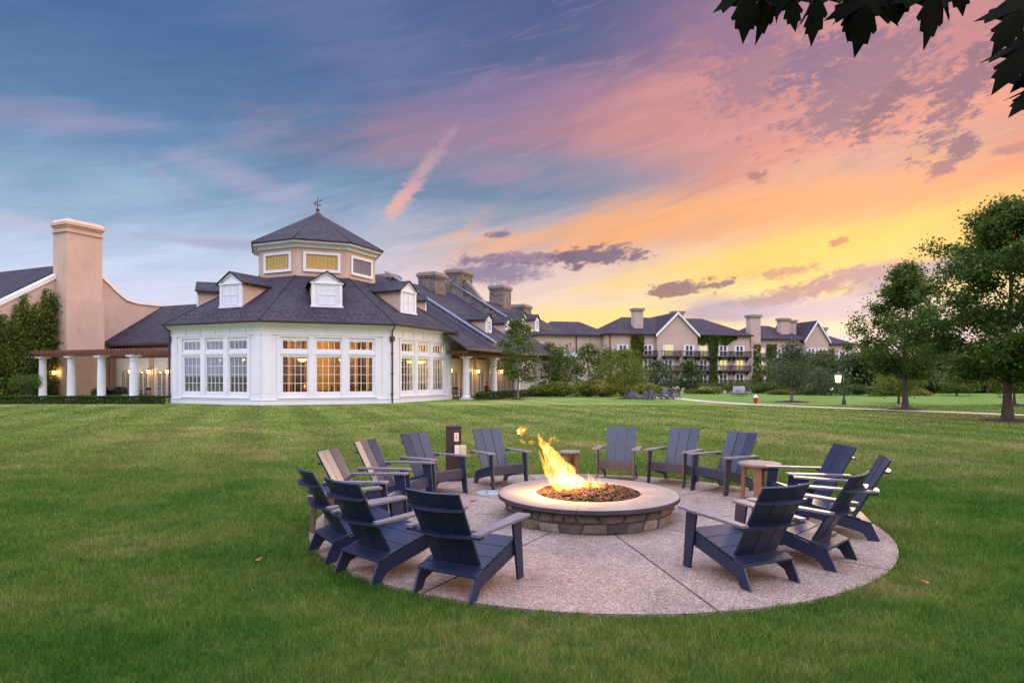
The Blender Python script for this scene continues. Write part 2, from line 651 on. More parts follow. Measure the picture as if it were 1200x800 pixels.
M['glass_sky'] = glassmat('window_glass_sky', 0.08)
M['glass_dark'] = glassmat('door_glass', 0.22)
M['navy'] = plain('navy_plastic_lumber', (0.012, 0.018, 0.047), 0.12, 9, 0.40, 0.12, 60, 0.5, dirt=0.2)
M['navy_sheen'] = plain('sheen_tinted_lumber', (0.14, 0.12, 0.14), 0.2, 9, 0.46, 0.12, 60, 0.5, dirt=0.2)  # armrests: pale sky sheen put into the base colour
M['greychair'] = plain('weathered_grey_lumber', (0.12, 0.12, 0.16), 0.1, 9, 0.5, 0.1, 60)
M['palechair'] = plain('pale_grey_lumber', (0.22, 0.21, 0.23), 0.1, 9, 0.5, 0.1, 60)
# ------------------------------------------------------------------ ground
PX, PY, PR = 1.02, 8.6, 3.58              # the round patio


def gz(x, y):
    """height of the terrain: a level lawn that falls away beyond the pavilion"""
    t = min(1.0, max(0.0, (y - 66) / 50.0))
    return -2.4 * t * t * (3 - 2 * t)


PATH = [(13.0, 60), (13.6, 53.5), (14.2, 47), (15.6, 42), (18.2, 38.3), (21.6, 34.6), (24.4, 30.6), (28.5, 26), (34, 21), (46, 14)]
TREES_BASE = []


def lawn_nodes(t):
    """colour of the turf from its place on the ground, shared by soil and blades"""
    geo = t.node('ShaderNodeNewGeometry')
    pos = geo.outputs['Position']
    flat = t.mapping(pos, scale=(1, 1, 0))
    big = t.noise(flat, 0.16, 4, 0.6, 0.4)
    med = t.noise(t.mapping(flat, loc=(31, 7, 0)), 0.75, 5, 0.62)
    sml = t.noise(flat, 5.0, 4, 0.6)
    k = t.m('ADD', t.m('ADD', t.m('MULTIPLY', big, 0.55), t.m('MULTIPLY', med, 0.55)), t.m('MULTIPLY', sml, 0.16))
    return pos, flat, big, med, sml, k


def grass_material(name, blades):
    m, t, out = base_mat(name)
    pos, flat, big, med, sml, k = lawn_nodes(t)
    green = t.ramp(k, [(0.40, (0.022, 0.076, 0.011)), (0.54, (0.050, 0.128, 0.018)), (0.66, (0.108, 0.168, 0.036)), (0.81, (0.23, 0.20, 0.088))])
    s = t.node('ShaderNodeSeparateXYZ')
    t.put(s.inputs[0], pos)
    # further out the turf is drier and thinner; mowing lines run towards the pavilion
    far = t.step(s.outputs[1], 6.0, 19.0)
    dry = t.ramp(k, [(0.40, (0.068, 0.145, 0.024)), (0.60, (0.142, 0.195, 0.048)), (0.79, (0.26, 0.23, 0.10))])
    c = t.mix(t.m('MULTIPLY', far, 0.75), green, dry)
    lush = t.m('MULTIPLY', t.step(s.outputs[0], 13.0, 17.0), t.step(t.m('ADD', s.outputs[1], t.m('MULTIPLY', s.outputs[0], 0.9)), 57.5, 60.5))
    c = t.mix(t.m('MULTIPLY', lush, 0.85), c, (0.10, 0.17, 0.040, 1))
    u = t.m('ADD', t.m('MULTIPLY', s.outputs[0], 0.93), t.m('MULTIPLY', s.outputs[1], 0.36))
    w_ = t.m('SINE', t.m('MULTIPLY', u, 2 * PI / 2.6))
    st = t.m('MULTIPLY', t.step(w_, -0.5, 0.5, -0.10, 0.10), t.step(s.outputs[1], 8.0, 20.0))
    hs = t.node('ShaderNodeHueSaturation')
    t.put(hs.inputs['Value'], t.m('ADD', 1.0, st))
    t.put(hs.inputs['Color'], c)
    c = hs.outputs[0]
    if blades:
        at = t.node('ShaderNodeAttribute', attribute_name='v')
        c = t.mix(1.0, c, t.ramp(at.outputs['Fac'], [(0, (0.45, 0.5, 0.42)), (0.5, (1, 1, 1)), (0.86, (1.4, 1.35, 1.0)), (0.93, (1.8, 1.35, 1.2)), (1, (2.4, 1.5, 1.5))]), 'MULTIPLY')
        p = t.node('ShaderNodeBsdfPrincipled')
        t.put(p.inputs['Base Color'], c)
        p.inputs['Roughness'].default_value = 0.6
        p.inputs['Specular IOR Level'].default_value = 0.06
        tr = t.node('ShaderNodeBsdfTranslucent')
        t.put(tr.inputs[0], c)
        mx = t.node('ShaderNodeMixShader')
        mx.inputs[0].default_value = 0.3
        t.l.new(p.outputs[0], mx.inputs[1])
        t.l.new(tr.outputs[0], mx.inputs[2])
        t.l.new(mx.outputs[0], out.inputs[0])
    else:
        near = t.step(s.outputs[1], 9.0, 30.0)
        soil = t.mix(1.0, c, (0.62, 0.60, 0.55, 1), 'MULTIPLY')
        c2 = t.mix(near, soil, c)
        hgt = t.noise(flat, 22.0, 5, 0.7)
        principled(t, out, c2, 0.95, hgt, 0.9, 0.05, 0.02)
    return m


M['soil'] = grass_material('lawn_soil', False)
M['blades'] = grass_material('grass_blades', True)

xs = np.concatenate([[-1500, -700, -300, -160, -100], np.arange(-70, 71, 5), [100, 160, 300, 700, 1500]])
ys = np.concatenate([[-300, -60, -20], np.arange(0, 131, 4), [160, 250, 500, 1000, 2200]])
gx, gy = np.meshgrid(xs, ys)
gzv = np.vectorize(gz)(gx, gy)
nv = np.stack([gx.ravel(), gy.ravel(), gzv.ravel()], 1)
ny, nx = gx.shape
ii, jj = np.meshgrid(np.arange(ny - 1), np.arange(nx - 1), indexing='ij')
a0 = (ii * nx + jj).ravel()
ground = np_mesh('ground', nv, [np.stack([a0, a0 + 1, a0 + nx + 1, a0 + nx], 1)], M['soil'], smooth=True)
tag(ground, kind='structure')


def path_dist(x, y):
    best = np.full(x.shape, 1e9)
    for (x0, y0), (x1, y1) in zip(PATH[:-1], PATH[1:]):
        ex, ey = x1 - x0, y1 - y0
        tt = np.clip(((x - x0) * ex + (y - y0) * ey) / (ex * ex + ey * ey), 0, 1)
        best = np.minimum(best, np.hypot(x - x0 - tt * ex, y - y0 - tt * ey))
    return best


# footpath: a pale ribbon a little above the turf
pm = MB()
prev = None
for i, (x, y) in enumerate(PATH):
    a = Vector(PATH[max(i - 1, 0)])
    b = Vector(PATH[min(i + 1, len(PATH) - 1)])
    d = (b - a).normalized()
    n = Vector((-d.y, d.x)) * 0.58
    cur = (Vector((x + n.x, y + n.y, 0.02)), Vector((x - n.x, y - n.y, 0.02)))
    if prev:
        dn = Vector((0, 0, -0.12))
        pm.hexa([prev[0] + dn, prev[1] + dn, cur[1] + dn, cur[0] + dn], [prev[0], prev[1], cur[1], cur[0]])
    prev = cur
M['pathc'] = plain('pale_concrete', (0.36, 0.31, 0.27), 0.12, 1.2, 0.85, 0.2)
tag(pm.build('footpath', M['pathc']), kind='structure')

# patio of exposed aggregate in eight sectors with dark joints
m, t, out = base_mat('exposed_aggregate')
co = t.node('ShaderNodeTexCoord').outputs['Object']
v1 = t.node('ShaderNodeTexVoronoi')
t.put(v1.inputs['Vector'], co)
v1.inputs['Scale'].default_value = 85
sc_ = t.node('ShaderNodeSeparateColor')
t.put(sc_.inputs[0], v1.outputs['Color'])
peb = t.ramp(sc_.outputs[0], [(0.0, (0.08, 0.056, 0.052)), (0.3, (0.19, 0.138, 0.125)), (0.6, (0.28, 0.215, 0.195)), (0.88, (0.50, 0.42, 0.39)), (1.0, (0.13, 0.09, 0.085))])
mort = t.step(v1.outputs['Distance'], 0.45, 0.62)
cc = t.mix(mort, peb, (0.20, 0.155, 0.14, 1))
st1 = t.noise(co, 0.8, 6, 0.65)
st2 = t.noise(co, 9.0, 5, 0.65)
cc = t.mix(0.65, cc, t.ramp(t.m('ADD', t.m('MULTIPLY', st1, 0.65), t.m('MULTIPLY', st2, 0.35)), [(0.34, (0.46,) * 3), (0.58, (1.1,) * 3)]), 'MULTIPLY')
principled(t, out, cc, 0.75, t.m('SUBTRACT', 1.0, v1.outputs['Distance']), 0.55, 0.012, 0.12)
M['aggregate'] = m
M['joint'] = plain('dark_joint', (0.03, 0.025, 0.025), 0.2, 5, 0.9, 0.1)
patio = thing('patio', None, None, (PX, PY, 0))
del_keys = [k for k in ('label', 'category') if k in patio]
tag(patio, kind='structure')
bed = MB().lathe([(PR - 0.02, -0.1), (PR - 0.02, 0.012)], 96)
bed.build('joint_bed', M['joint'], patio)
JA = [-12, 50, 92, 133, 170, 210, 272, 312, 348]      # degrees, clockwise from away-from-camera
slabs = MB()
for i in range(8):
    a, b = JA[i], JA[i + 1]
    gap = 0.011
    ring_o, ring_i = [], []
    n = 14
    for k in range(n + 1):
        f = k / n
        ro, ri = PR, 1.0
        ao = R(a) + gap / ro + (R(b - a) - 2 * gap / ro) * f
        ai = R(a) + gap / ri + (R(b - a) - 2 * gap / ri) * f
        ring_o.append((ro * math.sin(ao), ro * math.cos(ao)))
        ring_i.append((ri * math.sin(ai), ri * math.cos(ai)))
    for k in range(n):
        q = [ring_i[k], ring_i[k + 1], ring_o[k + 1], ring_o[k]]
        slabs.hexa([Vector((*p, -0.08)) for p in q], [Vector((*p, 0.03)) for p in q])
bmo = slabs.build('slab', M['aggregate'], patio, norm=False)


# grass blades, dense near, sparser and wider far off, so that they read the same at every distance
def blades(N):
    d = np.exp(rng.uniform(np.log(3.3), np.log(41.0), N))
    x = rng.uniform(-0.88, 0.88, N) * d
    y = d
    jit = np.array([mnoise.noise((a * 9, b * 9, 2.0)) for a, b in zip(x, y)])
    keep = np.hypot(x - PX, y - PY) > PR - 0.005 - 0.05 * jit
    keep &= path_dist(x, y) > 0.78
    for (bx, by, br) in TREES_BASE:
        keep &= np.hypot(x - bx, y - by) > br
    keep &= ~((np.hypot(x + 15.8, y - 51.9) < 11.2))
    x, y, d = x[keep], y[keep], d[keep]
    n = len(x)
    ang = rng.uniform(0, 2 * PI, n)
    wd = 0.0036 * (d / 4.0) ** 0.92 * rng.uniform(0.7, 1.4, n)
    patch = np.array([mnoise.noise((a * 1.3, b * 1.3, 0.0)) for a, b in zip(x, y)])
    clump = np.array([mnoise.noise((a * 5.5, b * 5.5, 4.0)) for a, b in zip(x, y)])
    h = rng.uniform(0.026, 0.062, n) * (1 + 0.35 * patch + 0.55 * clump)
    edge = np.hypot(x - PX, y - PY) - PR
    h *= 1 + 0.5 * np.exp(-np.clip(edge, 0, 5) / 0.15) * rng.uniform(0, 1, n)
    lean = rng.uniform(0.1, 0.95, n) * h * (1 + 0.4 * np.abs(patch))
    la = rng.uniform(0, 2 * PI, n)
    z0 = np.zeros(n)
    ux, uy = np.cos(ang) * wd / 2, np.sin(ang) * wd / 2
    lx, ly = np.cos(la) * lean, np.sin(la) * lean
    P = np.zeros((n, 5, 3))
    P[:, 0] = np.stack([x - ux, y - uy, z0 - 0.005], 1)
    P[:, 1] = np.stack([x + ux, y + uy, z0 - 0.005], 1)
    P[:, 2] = np.stack([x + ux * 0.8 + lx * 0.32, y + uy * 0.8 + ly * 0.32, h * 0.58], 1)
    P[:, 3] = np.stack([x - ux * 0.8 + lx * 0.32, y - uy * 0.8 + ly * 0.32, h * 0.58], 1)
    P[:, 4] = np.stack([x + lx, y + ly, h * 0.95], 1)
    b = np.arange(n) * 5
    quads = np.stack([b, b + 1, b + 2, b + 3], 1)
    tris = np.stack([b + 3, b + 2, b + 4], 1)
    v = np.clip(rng.normal(0.5, 0.22, n) + patch * 0.12 + clump * 0.28, 0, 1)
    v = np.where(rng.uniform(0, 1, n) < 0.05, rng.uniform(0.88, 1, n), np.minimum(v, 0.9))
    return P.reshape(-1, 3), [quads, tris], np.concatenate([v, v])


# ------------------------------------------------------------------ trees and foliage
M['bark'] = plain('bark', (0.085, 0.065, 0.055), 0.35, 12, 0.9, 0.8, 30, 0.2)
M['bark_pale'] = plain('pale_bark', (0.17, 0.14, 0.12), 0.3, 12, 0.9, 0.8, 30, 0.2)
M['leaf_maple'] = leafmat('maple_leaves', [(0, (0.018, 0.042, 0.008)), (0.5, (0.052, 0.104, 0.018)), (0.85, (0.105, 0.17, 0.032)), (1, (0.16, 0.11, 0.025))], 0.28)
M['leaf_young'] = leafmat('young_tree_leaves', [(0, (0.035, 0.070, 0.014)), (0.5, (0.075, 0.125, 0.024)), (1, (0.15, 0.20, 0.045))], 0.35)
M['leaf_lime'] = leafmat('yellow_green_leaves', [(0, (0.055, 0.085, 0.014)), (0.5, (0.12, 0.16, 0.022)), (1, (0.24, 0.26, 0.05))], 0.4)
M['leaf_grey'] = leafmat('grey_green_leaves', [(0, (0.035, 0.055, 0.032)), (0.5, (0.07, 0.095, 0.06)), (1, (0.13, 0.15, 0.10))], 0.3)
M['leaf_dark'] = leafmat('dark_leaves', [(0, (0.016, 0.034, 0.011)), (0.5, (0.036, 0.066, 0.022)), (1, (0.075, 0.115, 0.038))], 0.25)
M['leaf_hedge'] = leafmat('hedge_leaves', [(0, (0.020, 0.044, 0.010)), (0.5, (0.045, 0.082, 0.018)), (1, (0.09, 0.14, 0.03))], 0.25)
M['leaf_gold'] = leafmat('golden_shrub_leaves', [(0, (0.08, 0.10, 0.02)), (0.5, (0.19, 0.20, 0.04)), (0.8, (0.32, 0.28, 0.07)), (1, (0.42, 0.28, 0.12))], 0.35)
M['leaf_ivy'] = leafmat('ivy_leaves', [(0, (0.038, 0.072, 0.010)), (0.5, (0.095, 0.14, 0.018)), (1, (0.22, 0.24, 0.04))], 0.25)
M['mulch'] = plain('dark_mulch', (0.055, 0.036, 0.030), 0.5, 25, 0.95, 0.9, 40, 0.1)


def leaf_cards(C, size, upbias=0.4, fold=True):
    """one small two-faced leaf at each centre; returns verts and quads"""
    n = len(C)
    nrm = rng.normal(0, 1, (n, 3))
    nrm[:, 2] += upbias * 2
    nrm /= np.linalg.norm(nrm, axis=1)[:, None]
    t1 = np.cross(nrm, rng.normal(0, 1, (n, 3)))
    t1 /= np.linalg.norm(t1, axis=1)[:, None]
    t2 = np.cross(nrm, t1)
    s = size * rng.uniform(0.65, 1.35, n)[:, None]
    P = np.zeros((n, 4, 3))
    P[:, 0] = C - t1 * s * 0.55
    P[:, 1] = C + t2 * s * 0.34 + nrm * s * 0.10 - t1 * s * 0.05
    P[:, 2] = C + t1 * s * 0.60
    P[:, 3] = C - t2 * s * 0.34 + nrm * s * 0.10 - t1 * s * 0.05
    b = np.arange(n) * 4
    return P.reshape(-1, 3), np.stack([b, b + 1, b + 2, b + 3], 1)


def foliage(name, C, size, mat, parent=None, v=None, upbias=0.4):
    P, Q = leaf_cards(C, size, upbias)
    if v is None:
        v = np.clip(rng.normal(0.45, 0.22, len(C)), 0, 1)
    return np_mesh(name, P, [Q], mat, parent, v)


def make_tree(name, label, base, H, cr, clear, tr, nleaf, leaf, mat, group=None, bark='bark', widest=0.35, seed=0,
              nb=15, sub=4, clump=0.30, top_pow=0.8, lopside=(0, 0), mulch=0.0, lean=0.0):
    global rng
    keep = rng
    rng = np.random.default_rng(seed)
    rnd = random.Random(seed)
    root = thing(name, label, 'tree', base, 0, group)
    wood = MB()
    ht = H * 0.9
    npt = 9
    pts, rad = [], []
    for i in range(npt):
        f = i / (npt - 1)
        wob = 0.02 * H * f
        pts.append(Vector((math.sin(f * 5 + seed) * wob + lean * f * H, math.cos(f * 4 + seed * 2) * wob, f * ht - (0.06 if i == 0 else 0))))
        flare = 1.0 + 0.55 * max(0, 1 - f * 14)
        rad.append(tr * flare * (1 - f) ** 0.85 + 0.010)
    wood.tube(pts, rad, 10)

    def trunk_at(f):
        k = f * (npt - 1)
        i = min(int(k), npt - 2)
        return pts[i].lerp(pts[i + 1], k - i)

    def radius(f):                       # crown radius against relative height in the crown
        if f < widest:
            return cr * (0.45 + 0.55 * math.sin(f / widest * PI / 2))
        return cr * max(0.04, (1 - ((f - widest) / (1 - widest)) ** 1.5) ** top_pow)
    centers = []
    zc = clear * H
    for b in range(nb):
        f = (b + rnd.uniform(0.1, 0.9)) / nb
        a = b * 2.399 + rnd.uniform(-0.5, 0.5)
        zt = zc + f * (H - zc)
        rr = radius(f) * rnd.uniform(0.72, 1.08)
        end = Vector((math.cos(a) * rr + lopside[0] * (1 - f), math.sin(a) * rr + lopside[1] * (1 - f), zt))
        z0 = max(zc * 0.8, zt - rr * 0.75)
        st = trunk_at(min(0.96, z0 / ht))
        mid_ = st.lerp(end, 0.5) + Vector((0, 0, rr * 0.08))
        r0 = max(0.012, tr * 0.42 * (1 - f * 0.7))
        wood.tube([st, mid_, end], [r0, r0 * 0.6, r0 * 0.2], 6)
        centers.append((end, 1.0))
        centers.append((mid_.lerp(end, 0.35), 0.8))
        if f < 0.8:
            centers.append((mid_, 0.6))
        for s_ in range(sub):
            e2 = end.lerp(mid_, rnd.uniform(0, 0.7)) + Vector((rnd.gauss(0, 1), rnd.gauss(0, 1), rnd.gauss(0.1, 0.7))) * rr * 0.30
            wood.tube([mid_.lerp(end, rnd.uniform(0.2, 0.8)), e2], [r0 * 0.35, r0 * 0.12], 5)
            centers.append((e2, 0.8))
    centers.append((Vector((pts[-1].x, pts[-1].y, H - clump * 0.8)), 0.6))
    wts = np.array([c[1] for c in centers])
    which = rng.choice(len(centers), nleaf, p=wts / wts.sum())
    cen = np.array([tuple(c[0]) for c in centers])
    sig = clump * (0.7 + 0.6 * rng.uniform(0, 1, len(centers)))
    off = rng.normal(0, 1, (nleaf, 3)) * sig[which][:, None] * np.array([1, 1, 0.62])
    C = cen[which] + off
    cv_ = rng.normal(0, 0.13, len(centers))
    v = np.clip(rng.normal(0.42, 0.17, nleaf) + cv_[which], 0, 1)
    wood.build('trunk', M[bark], root, smooth=True)
    foliage('crown', C, leaf, M[mat], root, v)
    if mulch:
        mb = MB()
        prof = [(mulch, -0.03), (mulch * 0.85, 0.05), (mulch * 0.3, 0.11), (0.02, 0.12)]
        mb.lathe(prof, 28)
        k = mb.build('mulch_bed', M['mulch'], smooth=True)
        k.location = base
        tag(k, kind='structure')
    rng = keep
    return root


def bush(name, label, loc, half, nleaf, leaf, mat, cat='shrub', group=None, seed=0, lumps=7, stems=True):
    """a shrub: stems and leaf clumps through an uneven mound of half sizes (x, y, z)"""
    global rng
    keep = rng
    rng = np.random.default_rng(seed + 500)
    rnd = random.Random(seed)
    root = thing(name, label, cat, loc, 0, group)
    hx, hy, hz = half
    cs, st = [], MB()
    for i in range(lumps):
        a, rr = rnd.uniform(0, 2 * PI), math.sqrt(rnd.uniform(0, 1)) * 0.75
        c = Vector((math.cos(a) * rr * hx, math.sin(a) * rr * hy, hz * rnd.uniform(0.5, 1.25) * (1 - 0.35 * rr)))
        cs.append(c)
        st.tube([Vector((c.x * 0.3, c.y * 0.3, -0.1)), c * 0.6, c], [0.03, 0.02, 0.008], 5)
    cen = np.array([tuple(c) for c in cs])
    wh = rng.integers(0, lumps, nleaf)
    d = rng.normal(0, 1, (nleaf, 3))
    d /= np.linalg.norm(d, axis=1)[:, None]
    d *= (rng.uniform(0.15, 1, nleaf) ** 0.45)[:, None]
    sz = np.array([hx, hy, hz]) * 0.52
    C = cen[wh] + d * sz * rng.uniform(0.8, 1.15, (lumps, 1))[wh]
    C[:, 2] = np.maximum(C[:, 2], 0.02 + rng.uniform(0, 0.08, nleaf))
    st.build('stems', M['bark'], root)
    foliage('leaves', C, leaf, M[mat], root, np.clip(rng.normal(0.45, 0.2, nleaf) + rng.normal(0, 0.12, lumps)[wh], 0, 1))
    rng = keep
    return root


def hedge(label, a, b, depth, h, nleaf, leaf, mat, seed):
    """a clipped hedge between two ground points"""
    global rng
    keep = rng
    rng = np.random.default_rng(seed)
    a, b = Vector(a), Vector(b)
    L = (b - a).length
    ang = math.atan2((b - a).y, (b - a).x)
    root = thing('hedge', label, 'hedge', a, ang)
    u = rng.uniform(0, 1, (nleaf, 3))
    face = rng.uniform(0, 1, nleaf)
    s = rng.uniform(0.0, 0.10, nleaf)
    C = np.stack([u[:, 0] * L, u[:, 1] * depth, u[:, 2] * h], 1)
    top = face < 0.4
    C[top, 2] = h - s[top] + 0.03 * np.sin(C[top, 0] * 3)
    fr = (face >= 0.4) & (face < 0.85)
    C[fr, 1] = s[fr]
    st = MB()
    nst = int(L / 0.5)
    for i in range(nst):
        x = (i + 0.5) * L / nst
        st.tube([(x, depth * 0.5, -0.05), (x + 0.05, depth * 0.5, h * 0.5), (x, depth * 0.5, h * 0.85)], [0.03, 0.02, 0.01], 5)
    st.build('stems', M['bark'], root)
    foliage('leaves', C, leaf, M[mat], root)
    rng = keep
    return root
# ------------------------------------------------------------------ buildings
BX, BY, BROT = -15.78, 51.9, -24.07        # the dining pavilion and the wings share one set of axes
UX = Vector((math.cos(R(BROT)), math.sin(R(BROT)), 0))
TX = Vector((-math.sin(R(BROT)), math.cos(R(BROT)), 0))


def wpt(p, q, z=0.0):
    return Vector((BX, BY, 0)) + UX * p + TX * q + Vector((0, 0, z))


def onwall(px, py, p):
    """(q, z) of a photo point on the plane p = const of the building axes"""
    k = (px - 600) / FOC
    a0_, a1 = BX + UX.x * p, TX.x
    b0, b1 = BY + UX.y * p, TX.y
    q = (k * b0 - a0_) / (a1 - k * b1)
    d = b0 + b1 * q
    return q, ph(py, d)


def building(name, label, cat='building'):
    return thing(name, label, cat, (BX, BY, 0), R(BROT))


def gable_window(mbf, mbg, f2w, s0, s1, z0, z1, cols, rows, fw=0.055, mw=0.03, d=0.0):
    """frame with glazing bars (into mbf) and one pane (into mbg); f2w maps (s, out, z) to local space"""
    def bx(mb, a, b, c, e, o0, o1):
        mb.box(a, b, o0, o1, c, e, f2w)
    bx(mbf, s0, s0 + fw, z0, z1, d - 0.05, d + 0.05)
    bx(mbf, s1 - fw, s1, z0, z1, d - 0.05, d + 0.05)
    bx(mbf, s0 + fw, s1 - fw, z0, z0 + fw, d - 0.05, d + 0.05)
    bx(mbf, s0 + fw, s1 - fw, z1 - fw, z1, d - 0.05, d + 0.05)
    ws, wz = s1 - s0 - 2 * fw, z1 - z0 - 2 * fw
    for i in range(1, cols):
        x = s0 + fw + ws * i / cols
        bx(mbf, x - mw / 2, x + mw / 2, z0 + fw, z1 - fw, d - 0.03, d + 0.035)
    for j in range(1, rows):
        z = z0 + fw + wz * j / rows
        bx(mbf, s0 + fw, s1 - fw, z - mw / 2, z + mw / 2, d - 0.028, d + 0.033)
    if mbg is not None:
        bx(mbg, s0 + fw * 0.6, s1 - fw * 0.6, z0 + fw * 0.6, z1 - fw * 0.6, d - 0.008, d + 0.004)


def facem(k, ap):
    """matrix that takes (s along the face, outwards, z) to the local space of an octagon face"""
    a = k
    n = Vector((math.cos(a), math.sin(a), 0))
    e = Vector((-math.sin(a), math.cos(a), 0))
    return Matrix(((e.x, n.x, 0, n.x * ap), (e.y, n.y, 0, n.y * ap), (0, 0, 1, 0), (0, 0, 0, 1)))


# ---- octagonal dining pavilion
S8 = 8.33
AP = S8 / 2 / math.tan(PI / 8)
HW = 5.3
pav = building('dining_pavilion', 'white octagonal dining pavilion with slate roof, dormers and cupola, windows lit from inside')
wall, trim = MB(), MB()
WC = [-2.12, 0.0, 2.12]
WW = 0.80
rows_z = [(0.78, 3.16, 4, 4), (3.60, 4.22, 4, 1)]
frames = []
for k in range(8):
    A = R(45 * k)
    f = facem(A, AP)
    shown = k in (0, 6, 7)
    hs = S8 / 2
    if not shown:
        wall.box(-hs, hs, -0.25, 0, -0.3, HW, f)
        continue
    for (za, zb) in ((-0.3, 0.78), (3.16, 3.60), (4.22, HW)):
        wall.box(-hs, hs, -0.25, 0, za, zb, f)
    cuts = [-hs] + [c + s * WW for c in WC for s in (-1, 1)] + [hs]
    for i in range(0, 8, 2):
        for (za, zb) in ((0.78, 3.16), (3.60, 4.22)):
            wall.box(cuts[i], cuts[i + 1], -0.25, 0, za, zb, f)
    # corner pilasters, plinth, casing and frieze panels
    for s_ in (-1, 1):
        x0, x1 = sorted((s_ * (hs - 0.03), s_ * (hs - 0.62)))
        trim.box(x0, x1, 0.0, 0.05, 0.34, 4.55, f)
        trim.box(x0 + 0.12, x1 - 0.12, 0.05, 0.065, 0.75, 4.35, f)
        x0, x1 = sorted((s_ * 3.05, s_ * 3.21))
        trim.box(x0, x1, 0.0, 0.07, 0.48, 4.42, f)
    trim.box(-hs - 0.02, hs + 0.02, 0.0, 0.07, -0.3, 0.30, f)
    trim.box(-hs - 0.03, hs + 0.03, 0.0, 0.10, 0.30, 0.34, f)
    trim.box(-3.21, 3.21, 0.0, 0.09, 0.40, 0.48, f)
    trim.box(-3.21, 3.21, 0.0, 0.08, 4.42, 4.52, f)
    trim.box(-hs - 0.02, hs + 0.02, 0.0, 0.06, 4.55, 4.63, f)
    trim.box(-hs - 0.02, hs + 0.02, 0.0, 0.05, 5.08, 5.28, f)
    for i in range(7):
        x = -hs + 0.05 + (S8 - 0.1) * i / 6
        trim.box(x - 0.05, x + 0.05, 0.0, 0.045, 4.63, 5.08, f)
    for c in WC[:-1]:
        trim.box(c + WW + 0.05, c + 2.12 - WW - 0.05, 0.0, 0.06, 0.48, 4.42, f)
    trim.box(-3.05, 3.05, 0.0, 0.05, 3.30, 3.46, f)
    frames.append((k, f))
wall.build('wall', M['white'], pav)
trim.build('trim', M['white'], pav)
for k, f in frames:
    for c in WC:
        for (za, zb, nc, nr) in rows_z:
            a, b = MB(), MB()
            gable_window(a, b, f, c - WW, c + WW, za, zb, nc, nr, d=-0.08)
            fr = a.build('window', M['white'], pav)
            b.build('pane', M['glass_sky' if k == 6 else 'glass'], fr)
# inside: floor, ceiling, inner wall, curtains, tables, lamps
M['innerwall'] = plain('warm_inner_wall', (0.66, 0.38, 0.09), 0.15, 0.7, 0.8, 0.1)
M['innerwood'] = plain('dark_dining_wood', (0.06, 0.03, 0.02), 0.3, 4, 0.5, 0.1)
M['curtain'] = plain('grey_curtain', (0.20, 0.17, 0.20), 0.1, 6, 0.8, 0.1)
ins = MB()
ins.lathe([(5.2, 0.0), (5.2, 4.75)], 24, a0=0.2)
core = ins.build('inner_wall', M['innerwall'], pav)
fl = MB().lathe([(10.4, -0.1), (10.4, 0.15)], 8, a0=PI / 8)
fl.build('floor', M['innerwood'], pav)
cl = MB().lathe([(10.5, 4.78), (10.5, 4.9)], 8, a0=PI / 8)
cl.build('ceiling', M['innerwall'], pav)
for k, f in frames:
    cu = MB()
    spots = {6: [-2.75, -1.75, -0.55, 0.5, 1.6, 2.75], 7: [-2.95, 3.0], 0: [3.0]}[k]
    for c in spots:
        n = 10
        w_ = 0.42 if k == 6 else 0.26
        vs = [(c - w_ + 2 * w_ * i / n, -0.42 + 0.05 * (i % 2)) for i in range(n + 1)]
        for i in range(n):
            (xa, ya), (xb, yb) = vs[i], vs[i + 1]
            q = [f @ Vector(p) for p in ((xa, ya, 0.3), (xb, yb, 0.3), (xb, yb - 0.03, 0.3), (xa, ya - 0.03, 0.3))]
            cu.hexa(q, [p + Vector((0, 0, 4.2)) for p in q])
    cu.build('curtain', M['curtain'], pav)
    fu = MB()
    for c in (-2.9, -1.5, -0.1, 1.2, 2.6):
        o = -1.5 - 0.5 * math.sin(c * 7)
        fu.box(c - 0.4, c + 0.4, o - 0.4, o + 0.4, 0.84, 0.9, f)
        fu.box(c - 0.05, c + 0.05, o - 0.05, o + 0.05, 0.15, 0.84, f)
        for s_ in (-1, 1):
            fu.box(c + s_ * 0.62 - 0.2, c + s_ * 0.62 + 0.2, o - 0.2, o + 0.2, 0.15, 0.62, f)
            fu.box(c + s_ * 0.82 - 0.025, c + s_ * 0.82 + 0.025, o - 0.2, o + 0.2, 0.62, 1.2, f)
    fu.build('dining_furniture', M['innerwood'], pav)
    for c in (-3.5, -1.9, 1.9, 3.5):
        q = MB()
        q.box(c - 0.22, c + 0.22, -4.4, -3.9, 0.15, 4.75, f)
        q.build('inner_column', M['innerwood'], pav)
M['lampbowl'] = emit('lit_lamp_bowl', (1.0, 0.62, 0.18, 1), 5.0)
for k, f in frames:
    for c in ((-1.6, 1.1) if k == 7 else (-1.0, 0.6, 2.2)):
        lb = MB().lathe([(0.02, -0.18), (0.20, -0.12), (0.30, 0.0), (0.31, 0.04), (0.02, 0.05)], 14, c=f @ Vector((c, -1.6, 3.0)))
        lb.build('pendant_lamp', M['lampbowl'], pav, smooth=True)


def lamp(name, loc, power, color, radius, parent=None):
    l = bpy.data.lights.new(name, 'POINT')
    l.energy = power
    l.color = color
    l.shadow_soft_size = radius
    o = bpy.data.objects.new(name, l)
    COL.objects.link(o)
    o.location = loc
    if parent:
        o.parent = parent
    return o


for k, f in frames:
    for c, pw in ((-2.2, 190), (2.0, 190)):
        pw = pw * {7: 1.1, 0: 1.8, 6: 1.0}[k]
        lamp('pendant_light', f @ Vector((c, -2.2, 3.6)), pw, (1.0, 0.66, 0.22), 0.2, pav)

# roof: fascia and gutter, eight slate slopes, hips
RE = AP + 0.45
SL = (9.15 - 5.42) / (RE - 4.75)


